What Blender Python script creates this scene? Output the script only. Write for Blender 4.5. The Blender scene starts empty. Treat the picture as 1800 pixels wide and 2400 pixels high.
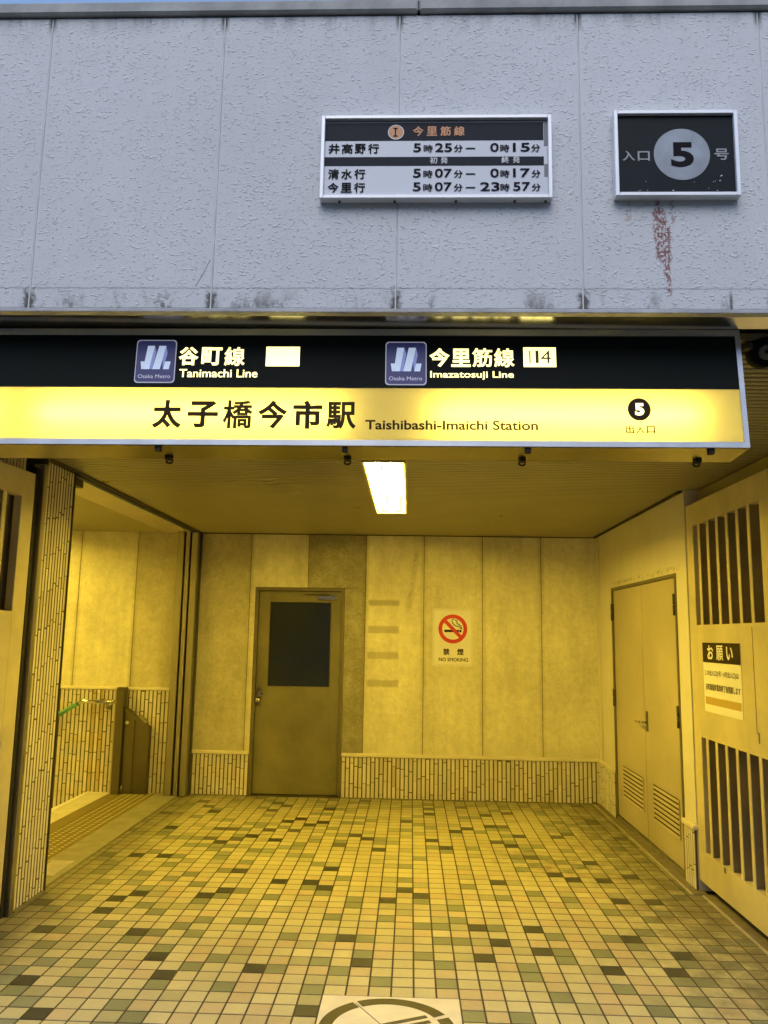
import bpy, bmesh, math, random
from mathutils import Vector, Matrix

random.seed(7)
SC = bpy.context.scene
COL = SC.collection
rad = math.radians

# ------------------------------------------------------------------ camera
cam_data = bpy.data.cameras.new('camera')
cam = bpy.data.objects.new('camera', cam_data)
COL.objects.link(cam)
_r = Vector((0.9993172, 0.0329810, 0.0166547))
_u = Vector((-0.0114779, -0.1513508, 0.9884135))
_d = Vector((-0.0351196, 0.9879297, 0.1508689))
cam.matrix_world = Matrix(((_r.x, _u.x, -_d.x, 0.0), (_r.y, _u.y, -_d.y, 0.0),
                           (_r.z, _u.z, -_d.z, 1.59327), (0, 0, 0, 1)))
cam_data.sensor_fit = 'HORIZONTAL'
cam_data.sensor_width = 36.0
cam_data.lens = 36.0 * 1894.886 / 1800.0
cam_data.clip_end = 2000.0
cam_data.clip_start = 0.05
SC.camera = cam

# ------------------------------------------------------------------ sky and sun (overcast early evening)
SUN_EL = rad(52.0)
world = bpy.data.worlds.new('World')
SC.world = world
world.use_nodes = True
wn = world.node_tree
sky = wn.nodes.new('ShaderNodeTexSky')
sky.sky_type = 'NISHITA'
sky.sun_disc = False
sky.sun_elevation = SUN_EL
sky.sun_rotation = math.pi
sky.air_density = 1.0
sky.dust_density = 1.3
sky.ozone_density = 2.6
wn.links.new(sky.outputs[0], wn.nodes['Background'].inputs[0])
wn.nodes['Background'].inputs[1].default_value = 0.15

sun_data = bpy.data.lights.new('sun', 'SUN')
sun_data.energy = 0.5
sun_data.angle = rad(40.0)
sun_data.color = (1.0, 0.97, 0.93)
sun = bpy.data.objects.new('sun', sun_data)
sun.rotation_euler = (math.pi / 2 - SUN_EL, 0.0, rad(-12))
COL.objects.link(sun)

SC.view_settings.view_transform = 'Standard'
SC.view_settings.look = 'None'
SC.view_settings.exposure = 0.85
SC.view_settings.gamma = 1.0
SC.view_settings.use_curve_mapping = False
SC.cycles.use_denoising = True
SC.cycles.max_bounces = 10
SC.cycles.diffuse_bounces = 6
SC.cycles.sample_clamp_indirect = 8.0

LAMP_RGB = (1.0, 0.685, 0.070)
LAMP_POWER = 122.0
STAIR_POWER = 74.0
SIGN_TUBE = 40.0

# ------------------------------------------------------------------ node helpers
class V:
    """a socket with arithmetic, so that material masks read like formulas"""
    def __init__(s, nt, sock): s.nt = nt; s.s = sock
    def _m(s, op, *a, clamp=False):
        n = s.nt.nodes.new('ShaderNodeMath'); n.operation = op; n.use_clamp = clamp
        for i, x in enumerate((s,) + a):
            if isinstance(x, V): s.nt.links.new(x.s, n.inputs[i])
            else: n.inputs[i].default_value = x
        return V(s.nt, n.outputs[0])
    def __add__(s, o): return s._m('ADD', o)
    def __sub__(s, o): return s._m('SUBTRACT', o)
    def __mul__(s, o): return s._m('MULTIPLY', o)
    def __truediv__(s, o): return s._m('DIVIDE', o)
    __radd__ = __add__
    __rmul__ = __mul__
    def rsub(s, c): return (s * -1.0) + c
    def abs(s): return s._m('ABSOLUTE')
    def mod(s, p): return s._m('FLOORED_MODULO', p)
    def clamp(s): return s._m('ADD', 0.0, clamp=True)
    def max(s, o): return s._m('MAXIMUM', o)
    def min(s, o): return s._m('MINIMUM', o)
    def step(s, a, b):
        """0 at a, 1 at b (smooth)"""
        n = s.nt.nodes.new('ShaderNodeMapRange'); n.interpolation_type = 'SMOOTHSTEP'
        if a > b:
            n.inputs[1].default_value, n.inputs[2].default_value = b, a
            n.inputs[3].default_value, n.inputs[4].default_value = 1.0, 0.0
        else:
            n.inputs[1].default_value, n.inputs[2].default_value = a, b
        s.nt.links.new(s.s, n.inputs[0])
        return V(s.nt, n.outputs[0])
    def near(s, c, w, soft):
        """1 within w of c, falling off over soft"""
        return (s - c).abs().step(w + soft, w)

class Mat:
    def __init__(m, name, rgb=(0.5, 0.5, 0.5), rough=0.6, metal=0.0, spec=0.5):
        m.mat = bpy.data.materials.new(name); m.mat.use_nodes = True
        m.nt = m.mat.node_tree
        m.b = m.nt.nodes['Principled BSDF']
        m.b.inputs['Base Color'].default_value = (*rgb, 1)
        m.b.inputs['Roughness'].default_value = rough
        m.b.inputs['Metallic'].default_value = metal
        m.b.inputs['Specular IOR Level'].default_value = spec
        m._pos = None
    def pos(m):
        if m._pos is None:
            t = m.nt.nodes.new('ShaderNodeTexCoord')
            x = m.nt.nodes.new('ShaderNodeSeparateXYZ')
            m.nt.links.new(t.outputs['Object'], x.inputs[0])
            m._tc = t.outputs['Object']
            m._pos = tuple(V(m.nt, o) for o in x.outputs)
        return m._pos
    def noise(m, scale, detail=3.0, rough=0.55, stretch=(1, 1, 1), off=0.0):
        m.pos()
        mp = m.nt.nodes.new('ShaderNodeMapping')
        mp.inputs['Scale'].default_value = stretch
        mp.inputs['Location'].default_value = (off, off * 0.7, off * 1.3)
        m.nt.links.new(m._tc, mp.inputs[0])
        n = m.nt.nodes.new('ShaderNodeTexNoise')
        n.inputs['Scale'].default_value = scale
        n.inputs['Detail'].default_value = detail
        n.inputs['Roughness'].default_value = rough
        m.nt.links.new(mp.outputs[0], n.inputs['Vector'])
        return V(m.nt, n.outputs[0])
    def voronoi(m, scale, feature='F1', stretch=(1, 1, 1), rnd=1.0):
        m.pos()
        mp = m.nt.nodes.new('ShaderNodeMapping'); mp.inputs['Scale'].default_value = stretch
        m.nt.links.new(m._tc, mp.inputs[0])
        n = m.nt.nodes.new('ShaderNodeTexVoronoi'); n.feature = feature
        n.inputs['Scale'].default_value = scale
        n.inputs['Randomness'].default_value = rnd
        m.nt.links.new(mp.outputs[0], n.inputs['Vector'])
        return V(m.nt, n.outputs['Distance'])
    def attr(m, name='Tint'):
        n = m.nt.nodes.new('ShaderNodeVertexColor'); n.layer_name = name
        return n.outputs['Color']
    def rgb(m, c):
        n = m.nt.nodes.new('ShaderNodeRGB'); n.outputs[0].default_value = (*c, 1); return n.outputs[0]
    def mix(m, fac, a, b, blend='MIX'):
        n = m.nt.nodes.new('ShaderNodeMix'); n.data_type = 'RGBA'; n.blend_type = blend
        ins = [i for i in n.inputs if i.enabled or True]
        fi, ai, bi = n.inputs[0], n.inputs[6], n.inputs[7]
        if isinstance(fac, V): m.nt.links.new(fac.s, fi)
        else: fi.default_value = fac
        for s, x in ((ai, a), (bi, b)):
            if isinstance(x, tuple): s.default_value = (*x, 1)
            else: m.nt.links.new(x, s)
        return n.outputs[2]
    def gain(m, col, v):
        n = m.nt.nodes.new('ShaderNodeVectorMath'); n.operation = 'SCALE'
        if isinstance(col, tuple): n.inputs[0].default_value = col
        else: m.nt.links.new(col, n.inputs[0])
        if isinstance(v, V): m.nt.links.new(v.s, n.inputs['Scale'])
        else: n.inputs['Scale'].default_value = v
        return n.outputs[0]
    def color(m, s): m.nt.links.new(s, m.b.inputs['Base Color'])
    def rough(m, v): m.nt.links.new(v.s, m.b.inputs['Roughness'])
    def ramp(m, v, pts):
        n = m.nt.nodes.new('ShaderNodeValToRGB')
        e = n.color_ramp.elements
        while len(e) < len(pts): e.new(0.5)
        for k, (p, c) in enumerate(pts):
            e[k].position = p; e[k].color = (c, c, c, 1)
        m.nt.links.new(v.s, n.inputs[0])
        return V(m.nt, n.outputs[0])
    def bump(m, h, dist=0.003, strength=1.0):
        n = m.nt.nodes.new('ShaderNodeBump')
        n.inputs['Distance'].default_value = dist
        n.inputs['Strength'].default_value = strength
        m.nt.links.new(h.s, n.inputs['Height'])
        m.nt.links.new(n.outputs[0], m.b.inputs['Normal'])
    def emit(m, rgb, k):
        m.b.inputs['Emission Color'].default_value = (*rgb, 1)
        m.b.inputs['Emission Strength'].default_value = k
        return m

def painted(name, rgb, rough=0.45, dirt=0.25, scale=6.0, bump=0.0006, metal=0.0, spec=0.5):
    """plain paint or metal with patchy wear, so that no large face is uniform"""
    m = Mat(name, rgb, rough, metal, spec)
    n = m.noise(scale, 5, 0.6)
    f = m.noise(scale * 9, 3, 0.6)
    k = n.step(0.25, 0.75) * dirt + f * (dirt * 0.35) + (1.0 - dirt * 0.67)
    m.color(m.gain(tuple(rgb), k))
    m.rough((n * 0.25 + (rough - 0.12)))
    m.bump(f * 0.5 + n * 0.5, bump, 0.5)
    return m

# ------------------------------------------------------------------ mesh helpers
class MB:
    """collects shapes and links them as ONE mesh object"""
    def __init__(s): s.bm = bmesh.new(); s.cl = None; s.smooth = []
    def tint(s):
        if s.cl is None: s.cl = s.bm.loops.layers.float_color.new('Tint')
        return s.cl
    def _paint(s, fs, col):
        if col is None: return
        l = s.tint()
        for f in fs:
            for lp in f.loops: lp[l] = (*col, 1.0)
    def box(s, x0, x1, y0, y1, z0, z1, bev=0.0, col=None, seg=1):
        x0, x1 = sorted((x0, x1)); y0, y1 = sorted((y0, y1)); z0, z1 = sorted((z0, z1))
        vs = [s.bm.verts.new((x, y, z)) for x in (x0, x1) for y in (y0, y1) for z in (z0, z1)]
        q = [(0, 1, 3, 2), (4, 6, 7, 5), (0, 4, 5, 1), (2, 3, 7, 6), (0, 2, 6, 4), (1, 5, 7, 3)]
        fs = [s.bm.faces.new([vs[i] for i in f]) for f in q]
        if bev > 0:
            es = list({e for f in fs for e in f.edges})
            r = bmesh.ops.bevel(s.bm, geom=es, offset=bev, segments=seg, profile=0.5, affect='EDGES')
            fs = list({f for v in r['verts'] if v.is_valid for f in v.link_faces})
        s._paint(fs, col)
        return fs
    def poly(s, pts, col=None):
        f = s.bm.faces.new([s.bm.verts.new(p) for p in pts]); s._paint([f], col); return f
    def slab(s, pts, n, t, col=None):
        """a flat polygon (front outline pts, CCW seen from the side n points to) given thickness t behind"""
        n = Vector(n).normalized()
        a = [s.bm.verts.new(p) for p in pts]
        b = [s.bm.verts.new(Vector(p) - n * t) for p in pts]
        fs = [s.bm.faces.new(a), s.bm.faces.new(b[::-1])]
        k = len(pts)
        for i in range(k):
            fs.append(s.bm.faces.new((a[i], b[i], b[(i + 1) % k], a[(i + 1) % k])))
        s._paint(fs, col)
    def tube(s, pts, r, n=12, cap=True, col=None):
        pts = [Vector(p) for p in pts]
        rings = []
        for i, p in enumerate(pts):
            rr = r[i] if isinstance(r, (list, tuple)) else r
            d = (pts[min(i + 1, len(pts) - 1)] - pts[max(i - 1, 0)]).normalized()
            up = Vector((0, 0, 1)) if abs(d.z) < 0.9 else Vector((1, 0, 0))
            a = d.cross(up).normalized(); b = a.cross(d).normalized()
            rings.append([s.bm.verts.new(p + (a * math.cos(t) + b * math.sin(t)) * rr)
                          for t in [2 * math.pi * k / n for k in range(n)]])
        fs = []
        for A, B in zip(rings, rings[1:]):
            for k in range(n):
                f = s.bm.faces.new((A[k], A[(k + 1) % n], B[(k + 1) % n], B[k])); f.smooth = True; fs.append(f)
        if cap:
            fs.append(s.bm.faces.new(rings[0][::-1])); fs.append(s.bm.faces.new(rings[-1]))
        s._paint(fs, col)
    def tile(s, o, u, v, n, w, h, t, bev, col, tilt=0.0):
        """one glazed tile: a low frustum of size w x h standing t proud"""
        o, u, v, n = Vector(o), Vector(u), Vector(v), Vector(n)
        base = [o, o + u * w, o + u * w + v * h, o + v * h]
        j = [random.uniform(-tilt, tilt) for _ in range(2)]
        top = []
        for a, b in ((0, 0), (1, 0), (1, 1), (0, 1)):
            top.append(o + u * (bev + (w - 2 * bev) * a) + v * (bev + (h - 2 * bev) * b)
                       + n * (t + j[0] * (a - .5) + j[1] * (b - .5)))
        B = [s.bm.verts.new(p) for p in base]; T = [s.bm.verts.new(p) for p in top]
        fs = [s.bm.faces.new(T)]
        for k in range(4):
            fs.append(s.bm.faces.new((B[k], B[(k + 1) % 4], T[(k + 1) % 4], T[k])))
        s._paint(fs, col)
    def obj(s, name, mat, parent=None):
        bmesh.ops.recalc_face_normals(s.bm, faces=s.bm.faces[:])
        me = bpy.data.meshes.new(name); s.bm.to_mesh(me); s.bm.free()
        me.materials.append(mat.mat if isinstance(mat, Mat) else mat)
        o = bpy.data.objects.new(name, me); COL.objects.link(o)
        attach(o, parent)
        return o

def attach(o, parent):
    if parent is not None:
        o.parent = parent
        o.matrix_parent_inverse = Matrix.Translation(-parent.location)

def tag(o, label=None, cat=None, group=None, kind=None):
    if label: o['label'] = label
    if cat: o['category'] = cat
    if group: o['group'] = group
    if kind: o['kind'] = kind
    return o

def thing(name, label, cat, loc=(0, 0, 0), group=None):
    o = bpy.data.objects.new(name, None); COL.objects.link(o)
    o.location = loc; o.empty_display_size = 0.2
    return tag(o, label, cat, group)

def boxo(name, mat, parent, x0, x1, y0, y1, z0, z1, bev=0.0):
    m = MB(); m.box(x0, x1, y0, y1, z0, z1, bev); return m.obj(name, mat, parent)

def copy_tree(o, parent=None):
    c = o.copy(); COL.objects.link(c)
    if parent is not None: c.parent = parent
    for ch in list(o.children): copy_tree(ch, c)
    return c

def glyph_mesh(body, weight):
    cu = bpy.data.curves.new('glyphs', 'FONT'); cu.body = body
    cu.resolution_u = 4
    if weight > 0: cu.bevel_depth = weight; cu.bevel_resolution = 0
    t = bpy.data.objects.new('glyphs', cu); COL.objects.link(t)
    dg = bpy.context.evaluated_depsgraph_get(); dg.update()
    me = bpy.data.meshes.new_from_object(t.evaluated_get(dg))
    bpy.data.objects.remove(t); bpy.data.curves.remove(cu)
    return me

def lettering(items, origin, u, v, n, mat, parent, name='lettering', lift=0.0012):
    """items: (text, u0, u1, v0, v1, weight); v runs upward; each text is fitted into its box; one mesh"""
    origin, u, v, n = Vector(origin), Vector(u), Vector(v), Vector(n)
    verts, faces = [], []
    for body, u0, u1, v0, v1, w in items:
        me = glyph_mesh(body, w)
        P = [p.co.copy() for p in me.vertices]
        ax, bx = min(p.x for p in P), max(p.x for p in P)
        ay, by = min(p.y for p in P), max(p.y for p in P)
        az, bz = min(p.z for p in P), max(p.z for p in P)
        k = len(verts)
        for p in P:
            a = u0 + (p.x - ax) / (bx - ax) * (u1 - u0)
            b = v0 + (p.y - ay) / (by - ay) * (v1 - v0)
            d = 0.0 if bz - az < 1e-6 else (p.z - az) / (bz - az)
            verts.append(origin + u * a + v * b + n * (lift * (0.5 + 0.5 * d)))
        for f in me.polygons: faces.append([k + i for i in f.vertices])
        bpy.data.meshes.remove(me)
    me = bpy.data.meshes.new(name); me.from_pydata(verts, [], faces); me.update()
    me.materials.append(mat.mat)
    o = bpy.data.objects.new(name, me); COL.objects.link(o); attach(o, parent)
    return o

def disc_pts(c, u, v, ru, rv=None, n=48, a0=0.0, a1=2 * math.pi):
    rv = rv or ru
    c, u, v = Vector(c), Vector(u), Vector(v)
    return [c + u * (math.cos(t) * ru) + v * (math.sin(t) * rv)
            for t in [a0 + (a1 - a0) * k / n for k in range(n)]]

def ring(mb, c, u, v, n, r0, r1, t, k=64, a0=0.0, a1=2 * math.pi):
    c, u, v, n = Vector(c), Vector(u), Vector(v), Vector(n)
    full = abs(a1 - a0 - 2 * math.pi) < 1e-6
    S = []
    for i in range(k + (0 if full else 1)):
        a = a0 + (a1 - a0) * i / k
        d = u * math.cos(a) + v * math.sin(a)
        S.append([mb.bm.verts.new(c + d * r + n * h) for r, h in ((r0, 0), (r0, t), (r1, t), (r1, 0))])
    m = len(S)
    for i in range(m if full else m - 1):
        A, B = S[i], S[(i + 1) % m]
        for q in range(3):
            mb.bm.faces.new((A[q], A[q + 1], B[q + 1], B[q]))

def frame(mb, x0, x1, y0, y1, z0, z1, w, bev=0.002):
    """rectangular frame in the XZ plane, butted corners"""
    mb.box(x0, x0 + w, y0, y1, z0, z1, bev); mb.box(x1 - w, x1, y0, y1, z0, z1, bev)
    mb.box(x0 + w, x1 - w, y0, y1, z1 - w, z1, bev); mb.box(x0 + w, x1 - w, y0, y1, z0, z0 + w, bev)

X_, Y_, Z_ = Vector((1, 0, 0)), Vector((0, 1, 0)), Vector((0, 0, 1))

# ------------------------------------------------------------------ materials
YF, YB = 2.47, 8.313            # face of the outer wall, face of the back wall
ZC = 2.62                       # ceiling
XR, XL = 1.875, -2.23           # right wall, left pier

def make_stucco():
    m = Mat('sprayed_stucco', (0.5, 0.5, 0.5), 0.75)
    x, y, z = m.pos()
    big = m.noise(1.3, 4, 0.6); mid = m.noise(9, 4, 0.6); fine = m.noise(60, 3, 0.6)
    base = m.gain((0.645, 0.65, 0.655), big * 0.22 + mid * 0.10 + 0.80)
    # grime washed down under the coping and up from the lower edge
    streak = m.noise(14, 4, 0.7, (1, 1, 0.12))
    top = z.step(3.60, 3.70) * streak.step(0.40, 0.72)
    low = z.step(2.72, 2.625) * m.noise(11, 5, 0.7, (1, 1, 0.55), 3).step(0.50, 0.68)
    rim = z.step(2.640, 2.625) * mid.step(0.36, 0.6)
    # moss and black runs at the joints (top and bottom) and on the lower edge
    jd = ((x + 1.2616 + 0.3).mod(0.6) - 0.3).abs()
    jt = jd.step(0.020, 0.004) * (z + fine * 0.05).step(3.63, 3.70)
    jb = (jd + (fine - 0.5) * 0.03).step(0.026, 0.006) * (z + (fine - 0.5) * 0.12).step(2.715, 2.66)
    extra = ((x + 0.814 + (fine - 0.5) * 0.06).abs().step(0.055, 0.0) * (z + (mid - .5) * 0.05).step(2.72, 2.63) * fine.step(0.42, 0.6)).max(
        (x - 1.003).abs().step(0.008, 0.002) * z.step(2.71, 2.66)).max(
        ((x - 0.397).abs().step(0.03, 0.0) * z.step(2.69, 2.64) * fine.step(0.45, 0.6)))
    dark = (top * 0.55).max(low * 0.75).max(rim * 0.8).max(jt * 0.95).max(jb * 0.92).max(extra * 0.8).clamp()
    c = m.mix(dark, base, (0.055, 0.058, 0.045))
    # hairline crack near a joint and the horizontal lap line above the lower edge
    wob = (m.noise(30, 3, 0.6, off=5) - 0.5) * 0.012
    lap = (z - 2.7005 + wob).abs().step(0.0035, 0.001)
    crack = ((x + 0.6694) - (z - 2.80) * 0.46 + wob * 0.6).abs().step(0.003, 0.0008) * z.near(2.752, 0.044, 0.006)
    c = m.mix((lap * 0.45).max(crack * 0.7), c, (0.13, 0.13, 0.12))
    # rust that has run down from under the exit number sign
    zz = (z - 2.68) / 0.33
    cx = m.ramp(zz, [(0.0, .62), (0.12, .60), (0.30, .56), (0.44, .45), (0.66, .46), (0.82, .36), (1.0, .34)]) * 0.1 + 0.75
    w = m.ramp(zz, [(0.0, .14), (0.10, .24), (0.30, .34), (0.38, .72), (0.60, .78), (0.72, .85), (0.86, .62), (0.95, .2), (1.0, .1)]) * 0.032
    wig = (m.noise(40, 3, 0.6, off=9) - 0.5) * 0.020
    gran = m.noise(150, 2, 0.6, (1, 1, 0.7), 2)
    run = ((x - cx + wig).abs() - w).step(0.006, -0.006) * z.near(2.842, 0.165, 0.006) * gran.step(0.40, 0.54)
    core = ((x - cx + wig).abs() - w * 0.35).step(0.004, -0.004) * z.near(2.96, 0.05, 0.02)
    run2 = (x - 0.829 + wig).abs().step(0.012, 0.003) * z.near(2.965, 0.03, 0.02) * gran.step(0.42, 0.55) * 0.7
    rust = run.max(core * gran.step(0.3, 0.5)).max(run2).clamp()
    c = m.mix(rust * 0.85, c, (0.20, 0.055, 0.035))
    och = ((x - 0.688 - (2.99 - 0.0) * 0 + wig).abs().step(0.016, 0.002) * z.near(2.965, 0.025, 0.02)
           * m.noise(70, 2, off=4).step(0.45, 0.62)) * 0.55
    c = m.mix(och, c, (0.36, 0.21, 0.07))
    m.color(c)
    # flattened sprayed bumps
    b1 = m.noise(105, 1.5, 0.4, (0.75, 1, 1.15)).step(0.59, 0.72)
    b2 = m.noise(200, 1.5, 0.4, (0.75, 1, 1.15), 3).step(0.58, 0.74)
    b3 = m.noise(260, 2, 0.5)
    smooth = jd.step(0.006, 0.014)
    h = (b1 * 0.9 + b2 * 0.5) * smooth + b3 * 0.10
    m.bump(h, 0.0025, 0.85)
    return m

def make_concrete_panel():
    """old painted concrete panels inside: one tint per panel, blotches, tape marks, scuffs"""
    m = Mat('painted_concrete_panel', (0.7, 0.68, 0.6), 0.6)
    x, y, z = m.pos()
    blot = m.noise(2.2, 5, 0.65); mid = m.noise(16, 4, 0.65); fine = m.noise(120, 3, 0.6)
    run = m.noise(6, 4, 0.65, (1, 1, 0.18), 3)
    k = blot.step(0.3, 0.7) * 0.18 + mid.step(.25, .75) * 0.16 + fine.step(.3, .7) * 0.14 + run.step(.3, .7) * 0.14 + 0.58
    sep = m.nt.nodes.new('ShaderNodeSeparateColor'); m.nt.links.new(m.attr(), sep.inputs[0])
    bare = V(m.nt, sep.outputs[0]).step(0.80, 0.34)
    speck = m.noise(55, 4, 0.7, off=8).step(0.42, 0.62) * 0.5 + m.noise(9, 4, 0.7, off=2).step(0.35, 0.65) * 0.5
    k = k * ((bare * speck * -0.45) + 1.04)
    c = m.mix(1.0, m.attr(), m.gain((1, 1, 1), k), 'MULTIPLY')
    jd = ((x + 3.4537 + 0.2984).mod(0.5968) - 0.2984).abs()
    edge = jd.step(0.05, 0.006) * run.step(0.35, 0.65)
    foot = (z + (mid - .5) * 0.12).step(0.62, 0.43) * mid.step(0.35, 0.65)
    tape = None
    for zc, hw, a in ((1.922, .020, .62), (1.651, .030, .55), (1.393, .029, .5), (1.115, .027, .55)):
        t = (z - zc + (mid - .5) * 0.03).near(0.0, hw * .8, 0.025) * (x + (mid - .5) * .04).near(-0.283, 0.145, 0.03) * (mid * 1.1 + 0.25) * a
        tape = t if tape is None else tape.max(t)
    slant = ((x - 0.015) - (z - 2.16) * 0.14 + (mid - .5) * 0.05).abs().step(0.05, 0.0) * z.near(2.16, 0.26, 0.12) * mid.step(.3, .7) * 0.5
    specks = m.voronoi(2.1).step(0.03, 0.012) * 0.6
    d = (edge * 0.35).max(foot * 0.12).max(tape).max(slant).max(specks).clamp()
    m.color(m.mix(d, c, (0.17, 0.14, 0.085)))
    m.bump(fine * 0.6 + mid * 0.5, 0.0016, 0.7)
    return m

def make_plaster():
    m = Mat('rough_plaster', (0.7, 0.67, 0.6), 0.7)
    x, y, z = m.pos()
    blot = m.noise(3, 5, 0.65); fine = m.noise(95, 3, 0.6); mid = m.noise(22, 3, 0.6)
    run = m.noise(7, 4, 0.65, (1, 1, 0.15), 6)
    c = m.gain((0.74, 0.71, 0.63), blot * 0.22 + run * 0.12 + fine * 0.1 + 0.72)
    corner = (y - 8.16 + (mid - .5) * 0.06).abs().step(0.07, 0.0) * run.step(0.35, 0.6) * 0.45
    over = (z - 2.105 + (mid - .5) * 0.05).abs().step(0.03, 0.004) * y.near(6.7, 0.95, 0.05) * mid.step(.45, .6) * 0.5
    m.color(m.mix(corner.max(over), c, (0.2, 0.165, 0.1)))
    m.bump(fine * 0.6 + mid * 0.6, 0.002, 0.8)
    return m

def make_glazed(name, rough, spec=0.5, dirt=True):
    m = Mat(name, (0.7, 0.7, 0.7), rough, 0, spec)
    n = m.noise(5, 5, 0.65); f = m.noise(60, 3, 0.6)
    c = m.mix(1.0, m.attr(), m.gain((1, 1, 1), n * 0.25 + f * 0.10 + 0.78), 'MULTIPLY')
    m.color(c); m.rough(n * 0.3 + (rough - 0.1))
    m.bump(f, 0.0004, 0.4)
    return m

def make_floor_tile():
    m = Mat('floor_tile', (0.7, 0.7, 0.7), 0.5, 0, 0.4)
    x, y, z = m.pos()
    n = m.noise(1.6, 5, 0.65); f = m.noise(45, 4, 0.65); s = m.noise(7, 5, 0.7)
    c = m.mix(1.0, m.attr(), m.gain((1, 1, 1), n.step(.25, .75) * 0.20 + f * 0.22 + s * 0.16 + 0.62), 'MULTIPLY')
    # dirt trodden in along the walls, and a damp stain near the double door
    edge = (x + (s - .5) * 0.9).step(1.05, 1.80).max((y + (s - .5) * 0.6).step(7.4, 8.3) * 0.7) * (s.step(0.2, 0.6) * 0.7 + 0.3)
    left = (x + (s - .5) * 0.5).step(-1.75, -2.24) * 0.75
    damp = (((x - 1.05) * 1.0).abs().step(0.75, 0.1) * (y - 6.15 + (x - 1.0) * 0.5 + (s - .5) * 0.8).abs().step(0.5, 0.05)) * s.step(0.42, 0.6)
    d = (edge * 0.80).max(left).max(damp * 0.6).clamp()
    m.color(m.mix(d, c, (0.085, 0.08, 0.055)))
    m.rough(s * 0.35 + 0.28)
    m.bump(f, 0.0006, 0.4)
    return m

def make_tactile():
    m = Mat('studded_paving', (0.3, 0.2, 0.1), 0.6)
    x, y, z = m.pos(); n = m.noise(9, 4, 0.6)
    top = z.step(.0052, .0088)
    m.color(m.mix(top, m.gain((0.17, 0.13, 0.045), n * .5 + .7), m.gain((0.50, 0.44, 0.22), n * .4 + .75)))
    return m

def make_brushed(name, rgb, rough, axis=(1, 1, 1), streak=90):
    m = Mat(name, rgb, rough, 1.0)
    b = m.noise(streak, 3, 0.6, axis); n = m.noise(4, 4, 0.6)
    m.color(m.gain(tuple(rgb), n * 0.2 + b * 0.05 + 0.87))
    m.rough(b * 0.05 + n * 0.10 + (rough - 0.07))
    return m

def make_lit_acrylic():
    m = Mat('lit_yellow_acrylic', (0.8, 0.8, 0.8), 0.4)
    nt = m.nt; out = nt.nodes['Material Output']
    t = nt.nodes.new('ShaderNodeBsdfTranslucent'); t.inputs[0].default_value = (0.92, 0.90, 0.80, 1)
    d = nt.nodes.new('ShaderNodeBsdfPrincipled'); d.inputs['Base Color'].default_value = (0.52, 0.42, 0.14, 1)
    d.inputs['Roughness'].default_value = 0.35
    x = nt.nodes.new('ShaderNodeMixShader'); x.inputs[0].default_value = 0.35
    nt.links.new(t.outputs[0], x.inputs[1]); nt.links.new(d.outputs[0], x.inputs[2])
    nt.links.new(x.outputs[0], out.inputs[0])
    return m

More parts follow.
